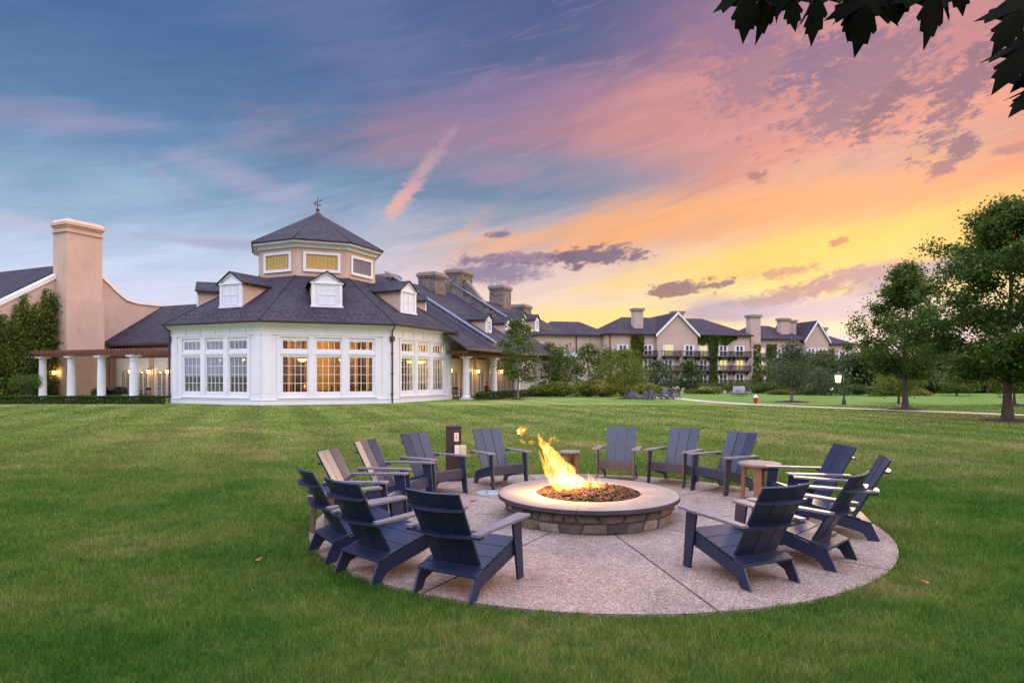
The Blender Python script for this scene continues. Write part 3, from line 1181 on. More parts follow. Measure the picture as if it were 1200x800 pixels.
def oct_ring(ap, z):
    r = ap / math.cos(PI / 8)
    return [Vector((r * math.cos(R(45 * k + 22.5)), r * math.sin(R(45 * k + 22.5)), z)) for k in range(8)]


rf = MB()
lo, hi_ = oct_ring(RE, 5.42), oct_ring(4.6, 5.42 + (RE - 4.6) * SL)
lo2, hi2 = oct_ring(RE, 5.34), oct_ring(4.6, 5.30 + (RE - 4.6) * SL)
for k in range(8):
    j = (k + 1) % 8
    rf.hexa([lo2[k], lo2[j], hi2[j], hi2[k]], [lo[k], lo[j], hi_[j], hi_[k]])
rfo = rf.build('roof', M['slate'], pav)
gt = MB()
gt.lathe([(RE / math.cos(PI / 8) - 0.02, 5.28), (RE / math.cos(PI / 8) + 0.13, 5.30), (RE / math.cos(PI / 8) + 0.16, 5.42), (RE / math.cos(PI / 8) - 0.02, 5.415)], 8, a0=PI / 8, closed=True)
gt.build('gutter', M['gutter'], rfo)
so = MB().lathe([(AP / math.cos(PI / 8) - 0.1, 5.20), (RE / math.cos(PI / 8) + 0.02, 5.27), (RE / math.cos(PI / 8) + 0.02, 5.335), (AP / math.cos(PI / 8) - 0.1, 5.335)], 8, a0=PI / 8, closed=True)
so.build('soffit', M['white'], pav)
for k in range(8):
    MB().tube([lo[k] + Vector((0, 0, 0.01)), hi_[k] + Vector((0, 0, 0.01))], 0.06, 6).build('hip_ridge', M['slate'], rfo)
# snow guards: two rows of small cleats above the gutter
sg = MB()
for k in (0, 6, 7):
    f = facem(R(45 * k), RE)
    for row, (b, zz) in enumerate(((-0.5, 5.42 + 0.5 * SL), (-1.0, 5.42 + 1.0 * SL))):
        n = 17
        for i in range(n):
            x = (-0.46 + 0.92 * (i + 0.5 * (row % 2)) / n) * 8.0
            sg.box(x - 0.03, x + 0.03, b - 0.03, b + 0.03, zz, zz + 0.07, f)
sgo = tag(sg.build('snow_guards', M['gutter'], rfo), kind='stuff')
# down pipes at two corners
for k in (7, 5):
    c = oct_ring(AP + 0.11, 0)[k]
    dp = MB()
    dp.tube([c + Vector((0, 0, -0.1)), c + Vector((0, 0, 4.2)), c + Vector((0, 0, 4.6))], 0.055, 8)
    dp.box(c.x - 0.13, c.x + 0.13, c.y - 0.13, c.y + 0.13, 4.25, 4.6)
    n_ = c.normalized()
    dp.tube([c + Vector((0, 0, 4.6)), c + Vector((0, 0, 4.95)), c + n_ * 0.35 + Vector((0, 0, 5.27))], 0.055, 8)
    for zz in (0.6, 2.0, 3.4):
        dp.box(c.x - 0.08, c.x + 0.08, c.y - 0.08, c.y + 0.08, zz, zz + 0.06)
    dp.build('downpipe', M['gutter'], pav)

# dormers on the slopes
M['shutter'] = plain('white_louvre', (0.66, 0.68, 0.74), 0.05, 3, 0.5, 0.1)


def dormer(k, parent):
    f = facem(R(45 * k), 0)
    ra = 8.62                                   # front plane
    zb = 5.42 + (RE - ra) * SL
    w_, ze, zp = 1.0, 8.18, 8.98
    def P(s, o, z):
        return f @ Vector((s, o, z))
    def back(z):
        return RE - (z - 5.42) / SL
    body = MB()
    for s_ in (-1, 1):                          # stuccoed cheeks
        a = [P(s_ * w_, ra - 0.02, zb - 0.1), P(s_ * w_, ra - 0.02, ze), P(s_ * w_, back(ze) - 0.1, ze)]
        body.prism(a, (f.to_3x3() @ Vector((-s_ * 0.12, 0, 0))))
    d = body.build('dormer', M['peach'], parent)
    fr = MB()
    fr.prism([P(-w_ - 0.02, ra, zb - 0.15), P(w_ + 0.02, ra, zb - 0.15), P(w_ + 0.02, ra, ze), P(0, ra, zp - 0.08), P(-w_ - 0.02, ra, ze)], f.to_3x3() @ Vector((0, 0.08, 0)))
    for s_ in (-1, 1):
        fr.box(min(s_ * 1.02, s_ * 0.80), max(s_ * 1.02, s_ * 0.80), ra + 0.08, ra + 0.13, zb - 0.05, ze - 0.02, f)
    fr.box(-1.12, 1.12, ra + 0.08, ra + 0.17, ze - 0.02, ze + 0.10, f)
    fr.box(-1.08, 1.08, ra + 0.08, ra + 0.18, zb - 0.08, zb + 0.04, f)
    for s_ in (-1, 1):
        fr.hexa([P(s_ * 1.16, ra + 0.08, ze + 0.10), P(s_ * 0.98, ra + 0.08, ze + 0.10), P(0, ra + 0.08, zp - 0.14), P(0, ra + 0.08, zp - 0.02)],
                [P(s_ * 1.16, ra + 0.16, ze + 0.10), P(s_ * 0.98, ra + 0.16, ze + 0.10), P(0, ra + 0.16, zp - 0.14), P(0, ra + 0.16, zp - 0.02)])
    fr.build('front', M['white'], d)
    wn = MB()
    wn.box(-0.66, 0.66, ra + 0.082, ra + 0.10, zb + 0.1, ze - 0.08, f)
    for a_ in (-0.66, -0.03, 0.60):
        wn.box(a_, a_ + 0.06, ra + 0.10, ra + 0.125, zb + 0.1, ze - 0.08, f)
    for i in range(3):
        z = zb + 0.1 + i * (ze - 0.24 - zb) / 2
        wn.box(-0.60, 0.60, ra + 0.10, ra + 0.12, z, z + 0.06, f)
    wn.build('shutter', M['shutter'], d)
    rr = MB()
    for s_ in (-1, 1):
        zl = ze - 0.02
        a = [P(s_ * 1.28, ra + 0.24, zl), P(0, ra + 0.24, zp), P(0, back(zp) - 0.2, zp), P(s_ * 1.28, back(zl) - 0.2, zl)]
        rr.hexa(a, [p + Vector((0, 0, 0.09)) for p in a])
    rr.build('dormer_roof', M['slate'], d)


for k in (0, 1, 5, 6, 7):
    dormer(k, pav)

# cupola
cup = MB()
DR = 4.34
M['amber'] = None
m, t, out = base_mat('amber_louvre')
co = t.node('ShaderNodeTexCoord').outputs['Object']
n_ = t.noise(co, 6, 4)
principled(t, out, t.ramp(n_, [(0.3, (0.42, 0.27, 0.07)), (0.7, (0.56, 0.38, 0.12))]), 0.6)
M['amber'] = m
for k in range(8):
    f = facem(R(45 * k), DR)
    h = DR * math.tan(PI / 8)
    cup.box(-h, h, -0.2, 0, 8.6, 11.62, f)
cupo = cup.build('cupola', M['peach'], pav)
for k in (0, 5, 6, 7):
    f = facem(R(45 * k), DR)
    fr = MB()
    gable_window(fr, None, f, -1.34, 1.34, 9.62, 11.12, 1, 1, fw=0.2, d=0.06)
    fo = fr.build('window', M['white'], cupo)
    lv = MB()
    for i in range(9):
        x = -1.12 + 2.24 * i / 8
        lv.box(x - 0.135, x + 0.115, 0.0, 0.035, 9.82, 10.92, f)
    lv.build('louvre', M['amber'] if k != 0 else M['curtain'], fo)
cor = MB()
rr_ = 1 / math.cos(PI / 8)
cor.lathe([((DR - 0.05) * rr_, 11.38), ((DR + 0.14) * rr_, 11.40), ((DR + 0.18) * rr_, 11.62), ((DR + 0.5) * rr_, 11.70), ((DR + 0.52) * rr_, 11.84), ((DR - 0.05) * rr_, 11.86)], 8, a0=PI / 8, closed=True)
cor.build('cornice', M['white'], cupo)
cr_ = MB().lathe([((DR + 0.62) * rr_, 11.845), ((DR + 0.62) * rr_, 11.93), (0.16, 15.02), (0.02, 15.02)], 8, a0=PI / 8)
cro = cr_.build('cupola_roof', M['slate'], cupo)
for k in range(8):
    MB().tube([oct_ring(DR + 0.62, 11.95)[k], Vector((0, 0, 15.04))], 0.05, 6).build('hip_ridge', M['slate'], cro)
fin = MB().lathe([(0.3, 14.75), (0.24, 15.05), (0.10, 15.25), (0.16, 15.36), (0.05, 15.5), (0.03, 16.35), (0.01, 16.42)], 12)
fin.build('finial', M['gutter'], cupo, smooth=True)
wv = MB()
wv.tube([(-0.42, 0, 15.75), (0.42, 0, 15.75)], 0.02, 6)
wv.tube([(0, -0.42, 15.75), (0, 0.42, 15.75)], 0.02, 6)
wv.tube([(-0.5, 0.2, 16.0), (0.5, -0.2, 16.0)], 0.02, 6)
wv.prism([(0.5, -0.2, 16.12), (0.5, -0.2, 15.88), (0.72, -0.29, 16.0)], (0.006, 0.014, 0))
wv.prism([(-0.5, 0.2, 16.14), (-0.5, 0.2, 15.86), (-0.25, 0.1, 15.95), (-0.25, 0.1, 16.05)], (0.006, 0.014, 0))
wv.lathe([(0.01, 15.66), (0.09, 15.75), (0.01, 15.84)], 10)
wv.build('weathervane', M['gutter'], cupo)


# ---- pergolas
def column_mb(x, y, h, r=0.29):
    c = MB()
    c.box(x - r * 1.35, x + r * 1.35, y - r * 1.35, y + r * 1.35, -0.3, 0.12)
    c.lathe([(r * 1.25, 0.12), (r * 1.25, 0.24), (r * 1.02, 0.30), (r, 0.34), (r * 0.99, h * 0.4), (r * 0.86, h - 0.42), (r * 0.98, h - 0.40), (r * 0.98, h - 0.34),
             (r * 0.86, h - 0.32), (r * 0.86, h - 0.22), (r * 1.15, h - 0.14), (r * 1.15, h - 0.10)], 20, c=(x, y, 0))
    c.box(x - r * 1.3, x + r * 1.3, y - r * 1.3, y + r * 1.3, h - 0.10, h)
    return c


def pergola(label, a, b, inward, ncol, h, nraf, end_over=0.9, skip_cols=()):
    """a, b: local (p, q) ends of the column line; inward: vector to the wall"""
    root = building('pergola', label, 'pergola')
    a, b, inn = Vector((*a, 0)), Vector((*b, 0)), Vector((*inward, 0))
    d = (b - a).normalized()
    for i in range(ncol):
        c = a.lerp(b, i / (ncol - 1))
        column_mb(c.x, c.y, h).build('column', M['white'], root, smooth=True)
    L = (b - a).length
    yaw = math.atan2(d.y, d.x)
    X = Matrix.Translation(a) @ Matrix.Rotation(yaw, 4, 'Z')
    side = 1 if (Matrix.Rotation(-yaw, 4, 'Z') @ inn).y > 0 else -1
    dep = inn.length
    bm_ = MB()
    for o in (-0.16, 0.16):
        bm_.box(-end_over, L + end_over, o - 0.06, o + 0.06, h + 0.003, h + 0.24, X)
    y0, y1 = sorted((side * dep, side * (dep - 0.12)))
    bm_.box(-end_over, L + end_over, y0, y1, h + 0.003, h + 0.24, X)
    bm_.build('beam', M['beam'], root)
    rf_ = MB()
    for i in range(nraf):
        x = -end_over + 0.15 + (L + 2 * end_over - 0.3) * i / (nraf - 1)
        y0, y1 = sorted((-side * 0.6, side * dep))
        rf_.box(x - 0.045, x + 0.045, y0, y1, h + 0.243, h + 0.42, X)
    rf_.build('rafters', M['beam'], root)
    pl_ = MB()
    for i in range(14):
        y = side * (-0.5 + (dep + 0.4) * i / 13)
        pl_.box(-end_over, L + end_over, y - 0.03, y + 0.03, h + 0.423, h + 0.47, X)
    pl_.build('battens', M['beam'], root)
    return root


pergola('timber pergola on white columns between the ivied gable and the octagonal pavilion', (-20.4, -9.1), (-9.4, -9.1), (0, 5.6), 4, 3.42, 34)
pergola('timber pergola on white columns along the terrace right of the octagonal pavilion', (11.4, 4.2), (11.4, 24.6), (-3.7, 0), 5, 3.42, 52)


# ---- sconces: lantern on a bracket, with its own light
M['sconce_glow'] = emit('lit_lantern', (1.0, 0.60, 0.14, 1), 16.0)


def sconce(p, q, z, n, label, power=16, group='lit wall lanterns behind the pergolas'):
    c = wpt(p, q, z)
    root = thing('wall_lantern', label, 'lantern', c, R(BROT) + math.atan2(n[1], n[0]), group)
    b = MB()
    b.box(0.0, 0.04, -0.07, 0.07, -0.15, 0.15)
    b.box(0.04, 0.22, -0.02, 0.02, 0.10, 0.14)
    b.lathe([(0.17, 0.10), (0.15, 0.13), (0.04, 0.24), (0.01, 0.27)], 8, c=(0.24, 0, 0))
    b.lathe([(0.10, -0.23), (0.11, -0.20), (0.02, -0.19)], 8, c=(0.24, 0, 0))
    b.build('bracket', M['darkrail'], root)
    g = MB().lathe([(0.09, -0.19), (0.15, 0.0), (0.14, 0.095)], 10, c=(0.24, 0, 0))
    g.build('glass_globe', M['sconce_glow'], root, smooth=True)
    lamp('lantern_light', (0.55, 0, -0.05), power, (1.0, 0.62, 0.22), 0.12, root)


# ---- link wing behind the left pergola
link = building('link_wing', 'low link wing with French doors and a slate roof behind the left pergola')
q0, ze = onwall(117, 405, -22.4)
qr, zr = onwall(191, 360, -22.4)
QW = q0 + 0.9
lw = MB()
DP = [-20.3, -17.9, -15.5, -13.1, -10.9]
edges = [-22.3]
for c in DP:
    edges += [c - 0.62, c + 0.62]
edges += [-8.0]
for i in range(0, len(edges), 2):
    lw.box(edges[i], edges[i + 1], QW, QW + 0.3, -0.3, 2.35)
lw.box(-22.3, -8.0, QW, QW + 0.3, 2.35, 4.35)
lw.box(-22.3, -8.0, QW + 2.2, QW + 2.4, -0.3, 4.3)
lw.build('wall', M['white'], link)
pil = MB()
for c in (-21.6, -19.1, -16.7, -14.3, -12.0):
    pil.box(c - 0.28, c + 0.28, QW - 0.07, QW, -0.3, 4.2)
pil.build('pilasters', M['peach'], link)
LW = Matrix(((1, 0, 0, 0), (0, -1, 0, QW), (0, 0, 1, 0), (0, 0, 0, 1)))
for c in DP:
    a, b = MB(), MB()
    for s_ in (0, 1):
        gable_window(a, b, LW, c - 0.6 + 0.6 * s_, c + 0.6 * s_, 0.03, 2.32, 2, 5, fw=0.09, d=-0.1)
    o = a.build('french_door', M['white'], link)
    b.build('pane', M['glass_dark'], o)
lr = MB()
A_ = [Vector((-22.4, q0, ze)), Vector((-7.0, q0, ze)), Vector((-7.0, qr, zr)), Vector((-22.4, qr, zr))]
lr.hexa(A_, [p + Vector((0, 0, 0.12)) for p in A_])
B_ = [Vector((-22.4, qr, zr)), Vector((-7.0, qr, zr)), Vector((-7.0, qr + qr - q0, ze)), Vector((-22.4, qr + qr - q0, ze))]
lr.hexa(B_, [p + Vector((0, 0, 0.12)) for p in B_])
lro = lr.build('roof', M['slate'], link)
gg = MB().box(-22.4, -8.0, q0 - 0.14, q0 - 0.003, ze - 0.06, ze + 0.1)
gg.build('gutter', M['gutter'], lro)
for i, c in enumerate((-19.1, -16.7, -14.3, -12.0)):
    sconce(c, QW - 0.07, 2.3, (0, -1), ['lit lantern on the link wing wall, first from the chimney', 'lit lantern on the link wing wall, second from the chimney',
           'lit lantern on the link wing wall, third from the chimney', 'lit lantern on the link wing wall, nearest the pavilion'][i])

# ---- gabled house with the tall stuccoed chimney
gab = building('gabled_house', 'peach stucco gabled house with tall broad chimney, half covered in ivy, far left')
PG = -22.5
pts_px = [(119.5, 322), (128, 330), (138, 340), (148, 348), (160, 352), (178, 354), (204, 357)]
qz = [onwall(x, y, PG) for x, y in pts_px]
ql, zl = onwall(0, 353, PG)
qc, zc_ = onwall(73, 318, PG)
sl_ = (zc_ - zl) / (qc - ql)
q_ap = -5.2
z_ap = zc_ + sl_ * (q_ap - qc)
q_far = -24.0
z_far = zl + sl_ * (q_far - ql)
outline = [(q_far, -1), (q_far, z_far), (q_ap, z_ap), (qz[0][0], qz[0][1])] + qz[1:] + [(qz[-1][0] + 3, qz[-1][1]), (qz[-1][0] + 3, -1)]
g = MB().prism([Vector((PG, q, z)) for q, z in outline], (-0.4, 0, 0))
g.build('wall', M['peach'], gab)
rk = MB()
def rake(seq, w_=0.34):
    for (qa, za), (qb, zb) in zip(seq[:-1], seq[1:]):
        a = [Vector((PG + 0.12, qa, za - w_)), Vector((PG + 0.12, qb, zb - w_)), Vector((PG + 0.12, qb, zb + 0.06)), Vector((PG + 0.12, qa, za + 0.06))]
        rk.hexa(a, [p + Vector((-0.62, 0, 0)) for p in a])
rake([(q_far, z_far), (q_ap, z_ap)])
rake([(q_ap, z_ap), (qz[0][0], qz[0][1])])
rake(qz + [(qz[-1][0] + 3, qz[-1][1])])
rk.build('rake_trim', M['white'], gab)
gr = MB()
a = [Vector((PG - 0.51, q_far - 0.5, z_far - 0.4 * sl_)), Vector((PG - 0.51, q_ap, z_ap)), Vector((PG - 26, q_ap, z_ap)), Vector((PG - 26, q_far - 0.5, z_far - 0.4 * sl_))]
gr.hexa(a, [p + Vector((0, 0, 0.14)) for p in a])
a = [Vector((PG - 0.51, q_ap, z_ap)), Vector((PG - 0.51, 8, z_ap - 13.2 * 0.62)), Vector((PG - 26, 8, z_ap - 13.2 * 0.62)), Vector((PG - 26, q_ap, z_ap))]
gr.hexa(a, [p + Vector((0, 0, 0.14)) for p in a])
gr.build('roof', M['slate'], gab)
# chimney
PC = PG + 1.6
qa, za = onwall(78.5, 268, PC)
qb, zb = onwall(120, 278, PC)
ztop = ph(256.5, (wpt(PC, qa)).y)
cm = MB()
zs = ztop - 6.6
cm.box(PG - 0.3, PC, qa, qb, zs, ztop - 0.62)
cm.box(PG - 0.3, PC + 0.10, qa - 0.12, qb + 0.12, -1, zs)
co_ = cm.build('chimney', M['peach'], gab)
cc_ = MB()
cc_.box(PG - 0.38, PC + 0.10, qa - 0.12, qb + 0.12, ztop - 1.05, ztop - 0.9)
cc_.box(PG - 0.36, PC + 0.08, qa - 0.08, qb + 0.08, ztop - 0.62, ztop - 0.45)
cc_.box(PG - 0.46, PC + 0.20, qa - 0.2, qb + 0.2, ztop - 0.45, ztop - 0.2)
v0 = [Vector((x, y, ztop - 0.2)) for x, y in ((PG - 0.40, qa - 0.14), (PC + 0.14, qa - 0.14), (PC + 0.14, qb + 0.14), (PG - 0.40, qb + 0.14))]
v1_ = [Vector((x, y, ztop + 0.08)) for x, y in ((PG - 0.2, qa + 0.06), (PC - 0.06, qa + 0.06), (PC - 0.06, qb - 0.06), (PG - 0.2, qb - 0.06))]
cc_.hexa(v0, v1_)
cc_.build('chimney_cap', M['peach'], co_)
# door with arched head at the foot of the gable, and its lamp
dr = MB()
dq = onwall(52, 440, PG)[0]
dr.box(PG, PG + 0.14, dq - 1.9, dq + 0.9, -0.3, 3.3)
dr.box(PG + 0.14, PG + 0.24, dq - 2.0, dq + 1.0, 3.3, 3.5)
do_ = dr.build('door_surround', M['white'], gab)
dd = MB().box(PG + 0.142, PG + 0.17, dq - 0.7, dq + 0.3, 0.0, 2.3)
dd.build('door', M['darkrail'], do_)
sconce(PG + 0.14, dq + 0.55, 2.2, (1, 0), 'lit lantern beside the white door surround under the ivied gable', 22)

# ---- long wing right of the pavilion
wing = building('long_wing', 'long slate-roofed wing with white dormers and firewall parapets receding behind the pavilion')
P_E, Z_E, P_R, Z_R = 12.3, 3.95, 0.8, 10.9
ks = (Z_R - Z_E) / (P_E - P_R)
PW = 7.8
Q0, Q1 = 2.5, 24.0


def zroof(p):
    return Z_E + (P_E - p) * ks


ww = MB()
DQ = [6.2, 8.8, 11.4, 14.0, 16.6, 19.2, 21.8]
ed = [Q0]
for c in DQ:
    ed += [c - 0.62, c + 0.62]
ed += [Q1]
for i in range(0, len(ed), 2):
    ww.box(PW - 0.3, PW, ed[i], ed[i + 1], -0.3, 2.35)
ww.box(PW - 0.3, PW, Q0, Q1, 2.35, 5.6)
ww.box(PW - 2.6, PW - 2.4, Q0, Q1, -0.3, 5.6)
ww.prism([Vector((PW, Q1, -0.3)), Vector((PW, Q1, zroof(PW))), Vector((P_R, Q1, Z_R)), Vector((P_R, Q1, -0.3))], (0, 0.3, 0))
ww.build('wall', M['white'], wing)
pl2 = MB()
for c in (7.5, 10.1, 12.7, 15.3, 17.9, 20.5):
    pl2.box(PW, PW + 0.07, c - 0.3, c + 0.3, -0.3, 4.2)
pl2.build('pilasters', M['peach'], wing)
RW = Matrix(((0, 1, 0, PW), (1, 0, 0, 0), (0, 0, 1, 0), (0, 0, 0, 1)))
for c in DQ:
    a, b = MB(), MB()
    for s_ in (0, 1):
        gable_window(a, b, RW, c - 0.6 + 0.6 * s_, c + 0.6 * s_, 0.03, 2.32, 2, 5, fw=0.09, d=-0.1)
    o = a.build('french_door', M['white'], wing)
    b.build('pane', M['glass_dark'], o)
for i, (c, lab) in enumerate(((7.5, 'lit lantern on the long wing wall, left of the first column'),
                              (12.7, 'lit lantern on the long wing wall, between the first two white columns'),
                              (17.9, 'lit lantern on the long wing wall, left of the slim lawn tree'))):
    sconce(PW + 0.07, c, 2.35, (1, 0), lab, 26)
wr = MB()
a = [Vector((P_E, Q0, Z_E)), Vector((P_E, Q1, Z_E)), Vector((P_R, Q1, Z_R)), Vector((P_R, Q0, Z_R))]
wr.hexa(a, [p + Vector((0, 0, 0.12)) for p in a])
a = [Vector((P_R, Q0, Z_R)), Vector((P_R, Q1, Z_R)), Vector((P_R - 9, Q1, Z_R - 9 * ks)), Vector((P_R - 9, Q0, Z_R - 9 * ks))]
wr.hexa(a, [p + Vector((0, 0, 0.12)) for p in a])
a = [Vector((6.2, Q1, zroof(6.2))), Vector((6.2, 42, zroof(6.2))), Vector((P_R, 42, Z_R)), Vector((P_R, Q1, Z_R))]
wr.hexa(a, [p + Vector((0, 0, 0.12)) for p in a])
wro = wr.build('roof', M['slate'], wing)
gt2 = MB().box(P_E + 0.003, P_E + 0.14, Q0, Q1, Z_E - 0.05, Z_E + 0.1)
gt2.build('gutter', M['gutter'], wro)
# firewalls standing through the roof, stone below a pale blue flashing
for q, top, pe in ((8.2, 0.55, P_E - 0.35), (20.6, 1.15, 8.4)):
    fw_ = MB().prism([Vector((pe - 0.05, q, zroof(pe) - 0.1)), Vector((pe - 0.05, q, zroof(pe - 0.05) + top)), Vector((P_R, q, Z_R + top)), Vector((P_R, q, Z_R - 2)), ], (0, 0.45, 0))
    fo = fw_.build('firewall', M['chimstone'], wing)
    cp = MB()
    a = [Vector((pe, q - 0.12, zroof(pe) + top)), Vector((pe, q + 0.57, zroof(pe) + top)), Vector((P_R, q + 0.57, Z_R + top)), Vector((P_R, q - 0.12, Z_R + top))]
    cp.hexa(a, [p + Vector((0, 0, 0.10)) for p in a])
    a = [Vector((pe, q - 0.02, zroof(pe) - 0.02)), Vector((pe, q - 0.003, zroof(pe) - 0.02)), Vector((P_R, q - 0.003, Z_R - 0.02)), Vector((P_R, q - 0.02, Z_R - 0.02))]
    cp.hexa(a, [p + Vector((0, 0, 0.5 * min(top, 0.56))) for p in a])
    cp.build('flashing', M['copper'], fo)
# a broad stone shoulder below the second chimney
sh = MB().prism([Vector((7.0, 21.3, zroof(7.0) - 0.3)), Vector((2.2, 21.3, zroof(2.2) + 2.4)), Vector((-0.6, 21.3, zroof(2.2) + 2.4)), Vector((-0.6, 21.3, zroof(7.0) - 0.3))], (0, 0.68, 0))
sh.build('stone_shoulder', M['chimstone'], wing)


def stone_chimney(q, p, w_, dpt, pytop, parent, zb=6.0):
    z1 = ph(pytop, wpt(p, q).y)
    c = MB().box(p - dpt / 2, p + dpt / 2, q - w_ / 2, q + w_ / 2, zb, z1 - 0.55)
    o = c.build('chimney', M['chimstone'], parent)
    k = MB()
    k.box(p - dpt / 2 - 0.08, p + dpt / 2 + 0.08, q - w_ / 2 - 0.08, q + w_ / 2 + 0.08, z1 - 0.55, z1 - 0.38)
    k.box(p - dpt / 2 - 0.18, p + dpt / 2 + 0.18, q - w_ / 2 - 0.18, q + w_ / 2 + 0.18, z1 - 0.38, z1 - 0.12)
    k.box(p - dpt / 2 - 0.06, p + dpt / 2 + 0.06, q - w_ / 2 - 0.06, q + w_ / 2 + 0.06, z1 - 0.12, z1)
    k.build('chimney_cap', M['capstone'], o)


stone_chimney(8.7, 0.8, 1.6, 1.3, 322, wing)
stone_chimney(16.0, 1.1, 2.2, 2.0, 320.5, wing)
stone_chimney(22.2, 0.9, 2.6, 1.9, 317.5, wing)
stone_chimney(33, 0.9, 2.5, 1.9, 335.5, wing)
stone_chimney(39.8, 0.9, 2.5, 1.9, 357.5, wing)


def wing_dormer(p, q, parent, w_=0.62, hh=1.3):
    zb = zroof(p)
    ze_, zp_ = zb + hh, zb + hh + 0.55
    def back(z):
        return P_E - (z - Z_E) / ks
    b = MB()
    for s_ in (-1, 1):
        b.prism([Vector((p - 0.02, q + s_ * w_, zb - 0.1)), Vector((p - 0.02, q + s_ * w_, ze_)), Vector((back(ze_) - 0.1, q + s_ * w_, ze_))], (0, -s_ * 0.1, 0))
    d = b.build('dormer', M['peach'], parent)
    fr = MB().prism([Vector((p, q - w_, zb - 0.1)), Vector((p, q + w_, zb - 0.1)), Vector((p, q + w_, ze_)), Vector((p, q, zp_ - 0.05)), Vector((p, q - w_, ze_))], (0.08, 0, 0))
    fr.box(p + 0.08, p + 0.14, q - w_ - 0.1, q + w_ + 0.1, ze_ - 0.03, ze_ + 0.08)
    fr.build('front', M['white'], d)
    X = Matrix(((0, 1, 0, p + 0.12), (1, 0, 0, q), (0, 0, 1, 0), (0, 0, 0, 1)))
    wn = MB()
    gl_ = MB()
    gable_window(wn, gl_, X, -0.34, 0.34, zb + 0.2, ze_ - 0.1, 2, 3, fw=0.08, mw=0.04)
    wn.build('window', M['white'], d)
    gl_.build('pane', M['glass_dark'], d)
    rr = MB()
    for s_ in (-1, 1):
        a = [Vector((p + 0.25, q + s_ * (w_ + 0.2), ze_ - 0.1)), Vector((p + 0.25, q, zp_)), Vector((back(zp_) - 0.2, q, zp_)), Vector((back(ze_) - 0.3, q + s_ * (w_ + 0.2), ze_ - 0.1))]
        rr.hexa(a, [v + Vector((0, 0, 0.09)) for v in a])
    rr.build('dormer_roof', M['slate'], d)


for p, q in ((9.2, 12.6), (9.2, 17.0), (7.9, 25.2 - 1.5), (6.6, 27.2), (6.6, 31.2)):
    wing_dormer(p, q, wing)

# ---- hotel far to the right
M['pane_dark'] = plain('dark_room_pane', (0.03, 0.03, 0.045), 0.2, 2, 0.08, 0.0, spec=0.9)
M['pane_lit'] = emit('lit_room_pane', (1.0, 0.74, 0.20, 1), 1.1)


